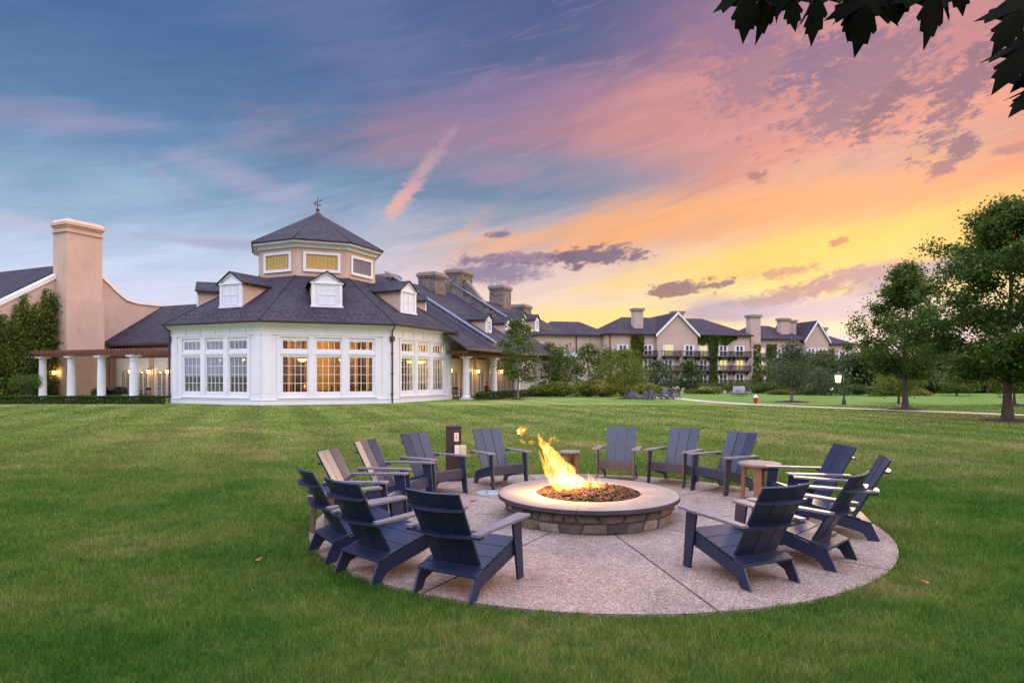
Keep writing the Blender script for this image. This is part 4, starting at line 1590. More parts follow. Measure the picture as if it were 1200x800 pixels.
class Hotel:
    def __init__(s, name, label, px, d, rot):
        s.root = thing(name, label, 'hotel', ((px - 600) / FOC * d, d, 0), R(rot))

    def wall(s, x0, x1, y0, y1, z0, z1, mat='pinkst'):
        MB().box(x0, x1, y0, y1, z0, z1).build('wall', M[mat], s.root)

    def hip(s, x0, x1, y0, y1, ze, zr, ov=0.6, run=None):
        x0, x1, y0, y1 = x0 - ov, x1 + ov, y0 - ov, y1 + ov
        ym = (y0 + y1) / 2
        rn = run if run is not None else (y1 - y0) / 2
        v = [Vector(p) for p in ((x0, y0, ze), (x1, y0, ze), (x1, y1, ze), (x0, y1, ze), (x0 + rn, ym, zr), (x1 - rn, ym, zr))]
        b = MB().add(v + [v[i] - Vector((0, 0, 0.25)) for i in range(4)], [(0, 1, 5, 4), (1, 2, 5), (2, 3, 4, 5), (3, 0, 4), (0, 6, 7, 1), (1, 7, 8, 2), (2, 8, 9, 3), (3, 9, 6, 0), (6, 9, 8, 7)])
        return b.build('roof', M['slate2'], s.root)

    def gable(s, x0, x1, y0, y1, ze, zr):
        xm = (x0 + x1) / 2
        w_ = MB().prism([Vector((x0, y0, -4)), Vector((x1, y0, -4)), Vector((x1, y0, ze)), Vector((xm, y0, zr)), Vector((x0, y0, ze))], (0, y1 - y0, 0))
        w_.build('wall', M['pinkst'], s.root)
        r = MB()
        for a_, b_ in ((x0, xm), (x1, xm)):
            e = (zr - ze) / (xm - x0) * 0.4
            xo = a_ + (-0.4 if a_ == x0 else 0.4)
            q = [Vector((xo, y0 - 0.3, ze - e)), Vector((xm, y0 - 0.3, zr)), Vector((xm, y1, zr)), Vector((xo, y1, ze - e))]
            r.hexa([p + Vector((0, 0, 0.02)) for p in q], [p + Vector((0, 0, 0.28)) for p in q])
        ro = r.build('roof', M['slate2'], s.root)
        t_ = MB()
        for a_ in (x0, x1):
            e = (zr - ze) / (xm - x0) * 0.4
            xo = a_ + (-0.4 if a_ == x0 else 0.4)
            q = [Vector((xo, y0 - 0.42, ze - e - 0.2)), Vector((xm, y0 - 0.42, zr - 0.2)), Vector((xm, y0 - 0.42, zr + 0.32)), Vector((xo, y0 - 0.42, ze - e + 0.32))]
            t_.hexa(q, [p + Vector((0, 0.11, 0)) for p in q])
        t_.build('rake_trim', M['white'], ro)

    def chimney(s, x, y, w_, d, zb, zt):
        o = MB().box(x - w_ / 2, x + w_ / 2, y - d / 2, y + d / 2, zb, zt - 0.5).build('chimney', M['pinkst'], s.root)
        MB().box(x - w_ / 2 - 0.25, x + w_ / 2 + 0.25, y - d / 2 - 0.25, y + d / 2 + 0.25, zt - 0.5, zt).build('chimney_cap', M['capstone'], o)

    def door(s, x, z, y=0.0, lit=0, w_=1.7, h=2.25):
        X = Matrix(((1, 0, 0, x), (0, -1, 0, y), (0, 0, 1, z), (0, 0, 0, 1)))
        a, b = MB(), MB()
        for k in (0, 1):
            gable_window(a, b, X, -w_ / 2 + k * w_ / 2, k * w_ / 2, 0.02, h, 1, 2, fw=0.14, mw=0.07, d=0.05)
        for s_ in (-1, 1):                        # open white shutters beside the doors
            a.box(min(s_ * w_ / 2, s_ * (w_ / 2 + 0.32)), max(s_ * w_ / 2, s_ * (w_ / 2 + 0.32)), 0.0, 0.06, 0.02, h, X)
        o = a.build('french_door', M['white'], s.root)
        b.build('pane', M['pane_lit' if lit else 'pane_dark'], o)

    def balcony(s, x0, x1, z, y=0.0):
        b = MB()
        b.box(x0, x1, y - 1.25, y - 0.003, z - 0.28, z - 0.05)
        for zz in (0.35, 0.68, 0.98):
            b.box(x0, x1, y - 1.25, y - 1.19, z + zz, z + zz + 0.07)
        n = int((x1 - x0) / 0.16)
        for i in range(n + 1):
            x = x0 + (x1 - x0) * i / n
            b.box(x - 0.042, x + 0.042, y - 1.24, y - 1.20, z - 0.05, z + 0.98)
        for xx in (x0, x1):
            b.box(xx - 0.05, xx + 0.05, y - 1.25, y - 0.003, z + 0.9, z + 1.04)
        for xx in (x0 + 0.4, x1 - 0.4):
            b.prism([Vector((xx, y - 1.1, z - 0.28)), Vector((xx, y - 0.003, z - 0.28)), Vector((xx, y - 0.003, z - 1.1))], (0.12, 0, 0))
        b.build('balcony', M['darkrail'], s.root)

    def downpipe(s, x, z0, z1, y=0.0):
        MB().box(x - 0.1, x + 0.1, y - 0.16, y - 0.003, z0, z1).build('downpipe', M['gutter'], s.root)


def ivy(name, label, M4, outline_fn, w_, h, n, leaf, mat='leaf_ivy', seed=0, thick=0.25, cat='ivy'):
    """leaves on stems over a wall; M4 takes (along, out, up) to the world"""
    global rng
    keep = rng
    rng = np.random.default_rng(seed)
    root = thing(name, label, cat, M4.translation)
    root.rotation_euler = M4.to_euler()
    a, u = rng.uniform(0, 1, n * 3), rng.uniform(0, 1, n * 3)
    ok = outline_fn(a, u)
    a, u = a[ok][:n], u[ok][:n]
    out_ = np.abs(rng.normal(0, thick, len(a))) + 0.02
    C = np.stack([a * w_, -out_, u * h], 1)
    st = MB()
    for i in range(5):
        x = w_ * (0.3 + 0.1 * i)
        pts = [Vector((x + 0.3 * math.sin(j * 1.3 + i), -0.03, h * 0.75 * j / 6)) for j in range(7)]
        st.tube(pts, [0.05 * (1 - j / 8) for j in range(7)], 5)
    st.build('stems', M['bark'], root)
    foliage('leaves', C, leaf, M[mat], root, np.clip(rng.normal(0.4, 0.2, len(C)) + 0.14 * np.sin(C[:, 0] * 2.3 + C[:, 2] * 1.7), 0, 1), upbias=0.1)
    rng = keep
    return root


def frame_at(loc, ang):
    """x along the wall, -y outwards, z up"""
    return Matrix.Translation(loc) @ Matrix.Rotation(ang, 4, 'Z')


h1 = Hotel('hotel_block', 'pink stucco hotel block with broad central gable and dark balconies', 712, 128, 12)
for x0, x1, y0 in ((-13.5, -0.02, 3.0), (0, 10.3, 0), (19.2, 31.6, 0)):
    h1.wall(x0, x1, y0, 16, -4, 10.3)
h1.gable(10.32, 19.18, -0.8, 14, 10.3, 14.6)
h1.hip(0.0, 31.6, 0, 17, 10.35, 14.5, run=7)
h1.hip(-13.5, 1.5, 3.0, 16, 10.2, 13.4, run=5)
h1.downpipe(-5.6, -3, 10.2, 3.0)
h1.downpipe(0.5, -3, 10.2)
h1.chimney(7.6, 3.0, 2.0, 1.6, 10, 15.8)
h1.chimney(17.6, 5.0, 2.2, 1.6, 10, 15.6)
h1.chimney(33.4, 1.5, 2.3, 1.8, 8, 14.8)
for si, z in enumerate((0, 2.95, 5.9)):
    for x, y in ((8.6, 0), (12.7, -0.8), (17.3, -0.8), (20.9, 0), (25.4, 0), (29.2, 0)):
        lit = (si == 2 and x in (12.7, 20.9)) or (si == 1 and x in (25.4, 29.2))
        h1.door(x, z, y, lit)
    if si == 2:
        h1.door(3.2, z, 0)
    for x0, x1, y in ((7.3, 10.25, 0), (11.2, 15.1, -0.8), (15.9, 19.1, -0.8), (19.3, 22.2, 0), (24.1, 27.1, 0), (27.3, 31.2, 0)):
        h1.balcony(x0, x1, z, y)
h1.balcony(1.8, 4.6, 5.9)
# ground floor terrace: pale lintel on piers with dark openings
tb = MB()
tb.box(11.0, 24.5, -2.6, -2.2, -0.9, -0.25)
for x in (11.0, 14.6, 18.3, 21.8, 24.0):
    tb.box(x, x + 0.6, -2.6, -2.2, -3.2, -0.9)
tb.box(11.0, 24.6, -2.2, -0.82, -0.45, -0.3)
tb.build('terrace', M['pinkst'], h1.root)
X1 = h1.root.matrix_basis if False else Matrix.Translation(h1.root.location) @ Matrix.Rotation(R(12), 4, 'Z')
def on_h1(x, y, z):
    return X1 @ Vector((x, y, z))
ivy('ivy', 'tall strip of ivy on the hotel wall left of the balconies', frame_at(on_h1(4.9, -0.05, -3), R(12)), lambda a, u: np.abs(a - 0.5) < 0.42 + 0.1 * np.sin(u * 9), 2.9, 13.0, 2600, 0.34, seed=3, thick=0.2)
ivy('ivy', 'tall strip of ivy on the hotel wall right of the gable', frame_at(on_h1(21.9, -0.05, -3), R(12)), lambda a, u: np.abs(a - 0.5) < 0.4 + 0.1 * np.sin(u * 7 + 1), 2.5, 13.2, 2600, 0.34, seed=4, thick=0.2)
ivy('ivy', 'ivy spreading under the eaves above the right hand hotel doors', frame_at(on_h1(19.4, -0.05, 8.1), R(12)), lambda a, u: (u > 0.62 - 0.6 * np.abs(np.sin(a * 5.5 + 0.9)) ** 3) & (a < 0.98), 9.4, 2.1, 1500, 0.32, seed=5, thick=0.12)
ivy('ivy', 'ivy over the right hand corner of the nearest hotel block', frame_at(on_h1(31.7, -0.05, -3), R(12)), lambda a, u: np.abs(a - 0.5) < 0.5 - 0.25 * u, 3.0, 11.5, 2300, 0.34, seed=6, thick=0.3)

h2 = Hotel('hotel_block', 'middle hotel block with hipped roof, between the ivied corner and the narrow gable', 885, 144, 12)
h2.wall(-1, 12.8, 0, 15, -4, 10.2)
h2.hip(-1, 12.8, 0, 15, 10.25, 13.8, run=5)
h2.chimney(9.2, 3.0, 2.2, 1.7, 10, 15.2)
for z in (0, 2.95, 5.9):
    for x in (1.4, 6.5, 10.8):
        h2.door(x, z, 0, lit=(x == 1.4 and z > 0))
    h2.balcony(0.2, 2.6, z)
    h2.balcony(5.2, 7.8, z)
    h2.balcony(9.6, 12.4, z)
X2 = Matrix.Translation(h2.root.location) @ Matrix.Rotation(R(12), 4, 'Z')
ivy('ivy', 'ivy on the middle block of the hotel left of its tree', frame_at(X2 @ Vector((2.8, -0.05, -3)), R(12)), lambda a, u: np.abs(a - 0.5) < 0.45 + 0.1 * np.sin(u * 8), 2.6, 12.0, 2000, 0.36, seed=8, thick=0.25)
h3 = Hotel('hotel_block', 'narrow gabled block of the hotel behind the lawn tree', 934, 146, 12)
h3.gable(1.4, 7.4, -1.0, 14, 10.0, 14.2)
h3.wall(-1.0, 1.38, 0.4, 14, -4, 10)
h3.chimney(1.2, 4, 1.9, 1.6, 9, 14.9)
h3.chimney(8.6, 3, 1.9, 1.6, 9, 13.2)
for z in (0, 2.95, 5.9):
    h3.door(2.9, z, -1.0)
    h3.door(5.8, z, -1.0)
    h3.balcony(1.6, 4.3, z, -1.0)
    h3.balcony(4.5, 7.3, z, -1.0)
h4 = Hotel('hotel_block', 'last block of the hotel with a low hipped roof, beside the street lamp', 968, 160, 12)
h4.wall(0, 7.6, 0, 14, -4, 9.8)
h4.hip(0, 7.6, 0, 14, 9.85, 12.8, run=3.6)
h4.wall(-2.2, -0.02, 0.5, 12, -4, 9.3)
for z in (0, 2.95, 5.9):
    h4.door(4.6, z, 0)
    h4.balcony(3.0, 6.6, z)
X4 = Matrix.Translation(h4.root.location) @ Matrix.Rotation(R(12), 4, 'Z')
ivy('ivy', 'ivy covering the left side of the last hotel block', frame_at(X4 @ Vector((-2.2, -0.05, -3)), R(12)), lambda a, u: np.abs(a - 0.5) < 0.5, 4.4, 11.6, 2200, 0.38, seed=9, thick=0.25)
# ------------------------------------------------------------------ plants
# ivy on the gabled house, a broad vine with loose upper shoots
def vine_outline(a, u):
    top = 0.52 + 0.40 * np.clip(a * 1.25, 0, 1) + 0.07 * np.sin(a * 23) + 0.05 * np.sin(a * 61)
    return (u < top) & ((u > 0.25 * 0) | (a < 0.8)) & (a < 0.97 + 0.03 * np.sin(u * 40))


q_iv = qc - 0.4
ivy('ivy', 'large mass of ivy climbing the peach gable left of the tall chimney', frame_at(wpt(PG + 0.02, q_iv - 7.6, -0.2), R(BROT + 90)), vine_outline, 7.6, 9.4, 13000, 0.19, seed=21, thick=0.5)
bush('shrub', 'round topped shrub on bare stems in front of the ivy, far left', pt(26, 470) + Vector((0, 0.4, 0.8)), (1.0, 0.9, 0.9), 3200, 0.085, 'leaf_young', seed=3)
bush('shrub', 'low spiky shrub in front of the left pergola columns', pt(118, 468) + Vector((0, 1.2, 0)), (1.5, 0.8, 0.72), 1500, 0.16, 'leaf_grey', seed=5)
hl = pt(-30, 473.5)
hedge('long clipped hedge along the left pergola', (hl.x, 42.4, 0), (pt(192, None, 42.6).x, 42.6, 0), 1.0, 0.54, 26000, 0.075, 'leaf_hedge', 31)
hr0 = wpt(12.9, 3.0)
hr1 = wpt(13.2, 24.5)
hedge('clipped hedge below the right pergola terrace', (hr0.x, hr0.y, 0), (hr1.x, hr1.y, 0), -1.0, 0.62, 16000, 0.09, 'leaf_hedge', 32)

R1 = pt(1181, 493)
R2 = pt(1061, 480)
make_tree('lawn_tree', 'largest maple on the right lawn, at the edge of the photo', R1, 9.15, 3.3, 0.21, 0.16, 50000, 0.13, 'leaf_maple', 'maples on the right lawn', widest=0.32, seed=4, nb=30, sub=5, clump=0.32, mulch=1.15, top_pow=0.85)
make_tree('lawn_tree', 'smaller dark maple on the right lawn, left of the largest one beside the path', R2, 8.0, 2.35, 0.25, 0.13, 26000, 0.125, 'leaf_maple', 'maples on the right lawn', widest=0.30, seed=9, nb=24, sub=4, clump=0.29, mulch=1.05, top_pow=0.9, lopside=(-0.2, 0))
TREES_BASE += [(R1.x, R1.y, 1.1), (R2.x, R2.y, 1.0)]
G = 'young trees on the lawn'
for px, py, ytop, cw, clear, nl, ls, mt, lab, tr_, sd, wd in [
        (607, 468, 374, 24, 0.25, 5200, 0.15, 'leaf_young', 'slim young lawn tree in front of the right pergola', 0.07, 12, 0.35),
        (643, 461, 402, 22, 0.26, 3600, 0.16, 'leaf_grey', 'dull green young tree with pale trunk right of the slim lawn tree', 0.06, 13, 0.4),
        (690, 463, 404, 27, 0.16, 4200, 0.17, 'leaf_young', 'full young tree behind the golden shrubs', 0.07, 14, 0.35),
        (732, 467, 411, 25, 0.30, 4200, 0.14, 'leaf_lime', 'yellow green young tree at the end of the golden shrubs', 0.05, 15, 0.35),
        (928, 471, 403, 23, 0.26, 4600, 0.13, 'leaf_grey', 'grey green young tree standing alone right of the hydrant', 0.085, 16, 0.3)]:
    b = pt(px, py)
    H_ = (py - ytop) * b.y / FOC
    make_tree('young_tree', lab, b, H_, cw * b.y / FOC, clear, tr_, nl, ls, mt, G, bark='bark_pale', widest=wd, seed=sd, nb=16, sub=3, clump=0.30, mulch=0.65 if px in (607, 732) else (1.3 if px == 928 else 0))
G = 'small trees before the hotel'
for px, d, ytop, cw, clear, nl, ls, mt, lab, sd in [
        (655, 64, 408, 26, 0.1, 3200, 0.2, 'leaf_young', 'dark small tree at the end of the long wing', 41),
        (713, 66, 410, 20, 0.12, 2600, 0.2, 'leaf_young', 'small tree filling the gap left of the yellow green tree', 42),
        (771, 76, 424, 20, 0.12, 2600, 0.22, 'leaf_grey', 'dark rounded small tree before the hotel balconies, left one', 43),
        (807, 76, 424, 16, 0.12, 2400, 0.22, 'leaf_dark', 'dark rounded small tree before the hotel gable, right one', 44),
        (962, 62, 434, 22, 0.1, 2600, 0.16, 'leaf_grey', 'greyish bushy tree behind the lone grey green tree', 45)]:
    b = Vector(((px - 600) / FOC * d, d, gz(0, d)))
    make_tree('small_tree', lab, b, ph(ytop, d) - b.z, cw * d / FOC, clear, 0.07, nl, ls, mt, G, widest=0.4, seed=sd, nb=14, sub=3, clump=0.42)
G = 'trees at the edge of the right lawn'
for px, py, ytop, cw, clear, nl, ls, mt, lab, sd in [
        (1053, 473, 432, 26, 0.40, 2600, 0.13, 'leaf_lime', 'small yellow green tree with a thin trunk behind the smaller maple', 51),
        (1121, 463.5, 431, 20, 0.2, 3200, 0.16, 'leaf_young', 'round tree alone at the far edge of the right lawn', 52),
        (1189, 475, 424, 36, 0.42, 3600, 0.14, 'leaf_lime', 'yellow green tree behind the trunk of the largest maple', 53)]:
    b = pt(px, py)
    make_tree('edge_tree', lab, b, (py - ytop) * b.y / FOC, cw * b.y / FOC, clear, 0.07, nl, ls, mt, G, widest=0.4, seed=sd, nb=14, sub=3, clump=0.32, mulch=0.8 if px == 1189 else 0)

# golden shrub bank, dark mounds
G = 'golden ornamental shrubs'
for i, (px, d, w_, h, mt) in enumerate([(640, 58, 1.9, 0.75, 'leaf_lime'), (662, 57.5, 1.9, 0.85, 'leaf_lime'), (686, 57.5, 1.9, 0.8, 'leaf_lime'), (708, 57.5, 1.7, 0.85, 'leaf_gold'),
                                        (728, 59, 1.8, 0.85, 'leaf_gold'), (750, 61, 1.7, 0.75, 'leaf_gold'), (771, 62, 1.7, 0.6, 'leaf_lime')]):
    lab = ['pale lime shrub at the left end of the golden bank', 'lime shrub second from the left in the golden bank', 'lime shrub below the full young tree', 'golden shrub just left of the yellow green tree',
           'golden shrub behind the trunk of the yellow green tree', 'golden shrub behind the boulders', 'low lime shrub right of the boulders'][i]
    bush('golden_shrub', lab, (((px - 600) / FOC * d), d, 0), (w_, 1.5, h * 1.2), 2600, 0.16, mt, group=G, seed=60 + i)
G = 'dark shrubs at the lawn edge'
for i, (px, d, w_, h, mt, lab) in enumerate([
        (848, 70, 2.8, 0.9, 'leaf_hedge', 'dark shrub mound above the pale lawn chairs'), (880, 68, 2.8, 1.0, 'leaf_young', 'broad green shrub mound behind the hydrant'), (905, 68, 2.2, 0.8, 'leaf_hedge', 'dark shrub mound left of the lone tree trunk'),
        (1003, 62, 1.8, 0.7, 'leaf_hedge', 'dark shrub right of the street lamp'), (1024, 60, 1.9, 0.75, 'leaf_hedge', 'dark shrub left of the yellow green lawn edge shrubs'),
        (918, 64, 1.8, 0.38, 'leaf_lime', 'low pale shrub behind the lone tree, left'), (945, 64, 1.8, 0.38, 'leaf_lime', 'low pale shrub behind the lone tree, right'),
        (1052, 60, 1.6, 0.42, 'leaf_lime', 'low yellow shrub behind the smaller maple trunk'), (1074, 61, 1.3, 0.42, 'leaf_gold', 'low golden shrub right of the smaller maple trunk'),
        (828, 66, 2.0, 0.45, 'leaf_lime', 'low lime shrub below the hotel terrace')]):
    bush('lawn_edge_shrub', lab, (((px - 600) / FOC * d), d, gz(0, d)), (w_, 1.5, h), 1400, 0.18, mt, group=G, seed=80 + i)

# the wood beyond the right lawn: one mass of foliage and trunks
keep = rng
rng = np.random.default_rng(77)
cs = []
wd_t = MB()
for i in range(60):
    px = 930 + i * 5.6 + rng.uniform(-3, 3)
    d = rng.uniform(72, 104)
    x = (px - 600) / FOC * d
    h = rng.uniform(0.6, 1.02) * (ph(428, d) + 2.4)
    cs.append((x, d, gz(x, d), h, rng.uniform(2.2, 3.8)))
    wd_t.tube([(x, d, gz(x, d) - 0.3), (x + 0.2, d, gz(x, d) + h * 0.5), (x, d, gz(x, d) + h * 0.9)], [0.2, 0.14, 0.04], 6)
for i in range(30):                             # taller, further back, behind the hotel end
    px = 880 + i * 16
    d = rng.uniform(175, 215)
    x = (px - 600) / FOC * d
    cs.append((x, d, -2.4, ph(rng.uniform(408, 424), d) + 2.4, rng.uniform(5, 8)))
P_, V_ = [], []
for (x, d, z, h, r) in cs:
    n = 1500
    k = rng.integers(0, 9, n)
    cc_ = np.stack([rng.normal(0, r * 0.5, 9), rng.normal(0, r * 0.4, 9), rng.uniform(0.12, 0.9, 9) * h], 1)
    dd_ = rng.normal(0, 1, (n, 3)) * np.array([r * 0.30, r * 0.30, h * 0.11])
    c = cc_[k] + dd_ + np.array([x, d, z])
    c[:, 2] = np.clip(c[:, 2], z + 0.05, z + h)
    P_.append(c)
    V_.append(np.clip(rng.normal(0.42, 0.18, n) + rng.normal(0, 0.16) + rng.normal(0, 0.1, 9)[k], 0, 1))
C = np.concatenate(P_)
wood = foliage('woods', C, 0.42, M['leaf_dark'], None, np.concatenate(V_))
tag(wood, kind='stuff')
ut = wd_t.build('wood_trunks', M['bark'])
tag(ut, kind='stuff')
rng = keep

# ------------------------------------------------------------------ fire pit
ZP = 0.03
m, t, out = base_mat('field_stone')
at = t.node('ShaderNodeAttribute', attribute_name='v')
co = t.node('ShaderNodeTexCoord').outputs['Object']
g1 = t.noise(co, 22, 6, 0.68)
g2 = t.noise(co, 5, 4, 0.6)
cst = t.ramp(at.outputs['Fac'], [(0, (0.07, 0.058, 0.06)), (0.2, (0.20, 0.15, 0.12)), (0.4, (0.11, 0.08, 0.07)), (0.6, (0.25, 0.165, 0.10)), (0.8, (0.13, 0.12, 0.13)), (1, (0.30, 0.23, 0.18))])
cst = t.mix(0.85, cst, t.ramp(t.m('ADD', t.m('MULTIPLY', g1, 0.6), t.m('MULTIPLY', g2, 0.4)), [(0.3, (0.45,) * 3), (0.7, (1.35,) * 3)]), 'MULTIPLY')
principled(t, out, cst, 0.85, g1, 0.8, 0.02, 0.15)
M['pitstone'] = m
M['mortar'] = plain('pit_mortar', (0.07, 0.058, 0.05), 0.2, 20, 0.9, 0.5, 60, 0.1)
M['cap'] = plain('cast_cap', (0.22, 0.178, 0.155), 0.2, 2.5, 0.75, 0.3, 50, 0.15, dirt=0.45)
M['capedge'] = plain('dark_cap_edge', (0.060, 0.048, 0.058), 0.25, 5, 0.7, 0.3, 40, 0.2)
pit = thing('fire_pit', 'round stone fire pit with a broad smooth cap, in the middle of the patio', 'fire pit', (PX + 0.0, PY, ZP))
MB().lathe([(1.095, -0.03), (1.095, 0.2475), (0.72, 0.2475), (0.72, -0.03)], 72, closed=True).build('mortar_core', M['mortar'], pit)
VV, FF, AA = [], [], []
k0 = 0
srnd = random.Random(5)
nu, nv_ = 9, 7
for (za, zb, wmin, wmax) in ((-0.02, 0.118, 0.11, 0.36), (0.118, 0.246, 0.09, 0.34)):
    t_ = srnd.uniform(0, 0.3)
    end = t_ + 2 * PI
    while t_ < end - 0.04:
        wd_ = min(srnd.uniform(wmin, wmax) / 1.1, end - t_)
        z0, z1 = za + srnd.uniform(-0.020, 0.016), zb + srnd.uniform(-0.016, 0.020)
        z1 = min(z1, 0.246)
        bulge = srnd.uniform(0.016, 0.036)
        sk0, sk1 = srnd.uniform(-0.028, 0.028), srnd.uniform(-0.028, 0.028)
        off = srnd.random() * 60
        P_s = np.zeros((nu, nv_, 3))
        for a_i in range(nu):
            for b_i in range(nv_):
                fa, fb = a_i / (nu - 1), b_i / (nv_ - 1)
                ea, eb = min(fa, 1 - fa) * 2, min(fb, 1 - fb) * 2
                ang = t_ + 0.005 + (wd_ - 0.010) * fa + (sk0 * (1 - fa) + sk1 * fa) * (fb - 0.5) * 2
                zz_ = z0 + 0.004 + (z1 - z0 - 0.008) * fb + 0.006 * mnoise.noise((fa * 3 + off, fb * 2, 1.0)) * ea
                k_ = min(1, ea / 0.3) ** 0.5 * min(1, eb / 0.4) ** 0.5
                r_ = 1.088 + k_ * (bulge + 0.018 * mnoise.noise((fa * 2.6 + off, fb * 2.2, 5.0)) + 0.008 * mnoise.noise((fa * 8 + off, fb * 7, 9.0)))
                P_s[a_i, b_i] = (r_ * math.cos(ang), r_ * math.sin(ang), zz_)
        VV.append(P_s.reshape(-1, 3))
        q_ = np.array([(a_i * nv_ + b_i, (a_i + 1) * nv_ + b_i, (a_i + 1) * nv_ + b_i + 1, a_i * nv_ + b_i + 1) for a_i in range(nu - 1) for b_i in range(nv_ - 1)])
        FF.append(q_ + k0)
        AA.append(np.full(len(q_), srnd.random()))
        k0 += nu * nv_
        t_ += wd_
np_mesh('stone_wall', np.concatenate(VV), [np.concatenate(FF)], M['pitstone'], pit, np.concatenate(AA), smooth=True)
n = 160
CJ = [193, 283, 13, 103]
for i in range(4):
    a_, b_ = CJ[i], CJ[i] + 90
    c = MB()
    n = 26
    prof = [(0.69, 0.272), (1.196, 0.272), (1.196, 0.302), (1.188, 0.308), (0.70, 0.308), (0.69, 0.298)]
    vs = []
    for k in range(n + 1):
        t_ = R(a_) + 0.0022 + (R(90) - 0.0044) * k / n
        for r, z in prof:
            vs.append((r * math.sin(t_), r * math.cos(t_), z))
    m_ = len(prof)
    fs = [tuple(range(m_)), tuple(range(n * m_, (n + 1) * m_))]
    for k in range(n):
        for j in range(m_):
            j2 = (j + 1) % m_
            fs.append((k * m_ + j, k * m_ + j2, (k + 1) * m_ + j2, (k + 1) * m_ + j))
    c.add(vs, fs)
    co2 = c.build('cap_stone', M['cap'], pit, smooth=True)
    c = MB()
    prof = [(1.10, 0.248), (1.192, 0.248), (1.206, 0.258), (1.206, 0.304), (1.1975, 0.306), (1.1975, 0.2705), (1.10, 0.2705)]
    vs = []
    for k in range(n + 1):
        t_ = R(a_) + 0.0022 + (R(90) - 0.0044) * k / n
        for r, z in prof:
            vs.append((r * math.sin(t_), r * math.cos(t_), z))
    m_ = len(prof)
    fs = [tuple(range(m_)), tuple(range(n * m_, (n + 1) * m_))]
    for k in range(n):
        for j in range(m_):
            j2 = (j + 1) % m_
            fs.append((k * m_ + j, k * m_ + j2, (k + 1) * m_ + j2, (k + 1) * m_ + j))
    c.add(vs, fs)
    c.build('cap_edge', M['capedge'], co2, smooth=True)
m, t, out = base_mat('lava_rock')
at = t.node('ShaderNodeAttribute', attribute_name='v')
co = t.node('ShaderNodeTexCoord').outputs['Object']
nn = t.noise(co, 60, 5, 0.7)
principled(t, out, t.ramp(at.outputs['Fac'], [(0, (0.012, 0.009, 0.009)), (0.5, (0.030, 0.018, 0.016)), (1, (0.075, 0.036, 0.028))]), 0.85, nn, 1.0, 0.02, 0.25)
M['lava'] = m
rb = bmesh.new()
bmesh.ops.create_icosphere(rb, subdivisions=2, radius=1)
iv = np.array([v.co[:] for v in rb.verts])
itri = np.array([[v.index for v in f.verts] for f in rb.faces])
rb.free()
VV, FF, AA = [], [], []
k0 = 0
for i in range(2300):
    r = math.sqrt(random.random()) * 0.68
    a_ = random.uniform(0, 2 * PI)
    s_ = random.uniform(0.013, 0.027)
    dome = 0.285 + 0.06 * (1 - (r / 0.7) ** 2)
    z = dome + random.uniform(-0.03, 0.02)
    off = random.random() * 50
    dsp = np.array([1 + 0.42 * mnoise.noise((v[0] * 1.6 + off, v[1] * 1.6, v[2] * 1.6 + off)) + 0.15 * mnoise.noise((v[0] * 4 + off, v[1] * 4, v[2] * 4)) for v in iv])
    sc3 = np.array([random.uniform(0.8, 1.3), random.uniform(0.8, 1.3), random.uniform(0.6, 0.95)]) * s_
    VV.append(iv * dsp[:, None] * sc3 + np.array([r * math.cos(a_), r * math.sin(a_), z]))
    FF.append(itri + k0)
    AA.append(np.full(len(itri), random.random()))
    k0 += len(iv)
lava = np_mesh('lava_rocks', np.concatenate(VV), [np.concatenate(FF)], M['lava'], pit, np.concatenate(AA))
tag(lava, kind='stuff')
MB().lathe([(0.685, 0.24), (0.5, 0.285), (0.02, 0.32)], 40).build('gravel_bed', M['joint'], pit)

# flames: tongues blown to the left, and torn wisps above them
def flame_mat(name, c, strength, scale):
    m, t, out = base_mat(name)
    co = t.node('ShaderNodeTexCoord').outputs['Object']
    mp = t.mapping(co, rot=(0, R(38), 0), scale=(1.0, 1.0, 0.34))
    nz = t.noise(mp, scale, 5, 0.62, 0.9)
    e = t.node('ShaderNodeEmission')
    t.put(e.inputs[0], c)
    t.put(e.inputs[1], t.m('MULTIPLY', t.step(nz, 0.36, 0.68, 0.08, 1.7), strength))
    t.l.new(e.outputs[0], out.inputs['Volume'])
    return m


M['flame_core'] = flame_mat('flame_core', (1.0, 0.37, 0.085, 1), 27.0, 15)
M['flame_edge'] = flame_mat('flame_edge', (1.0, 0.33, 0.035, 1), 34.0, 20)
M['flame_wisp'] = flame_mat('flame_wisp', (1.0, 0.30, 0.03, 1), 19.0, 30)
fire = thing('fire', 'tall yellow flames blown to the left over the lava rock of the fire pit', 'fire', (PX, PY, ZP + 0.30))


def fpt(px, py, dy=0.0):
    """a place in the fire, in its own axes"""
    d = PY + dy
    return Vector(((px - 600) / FOC * d - PX, dy, ph(py, d) - ZP - 0.30))


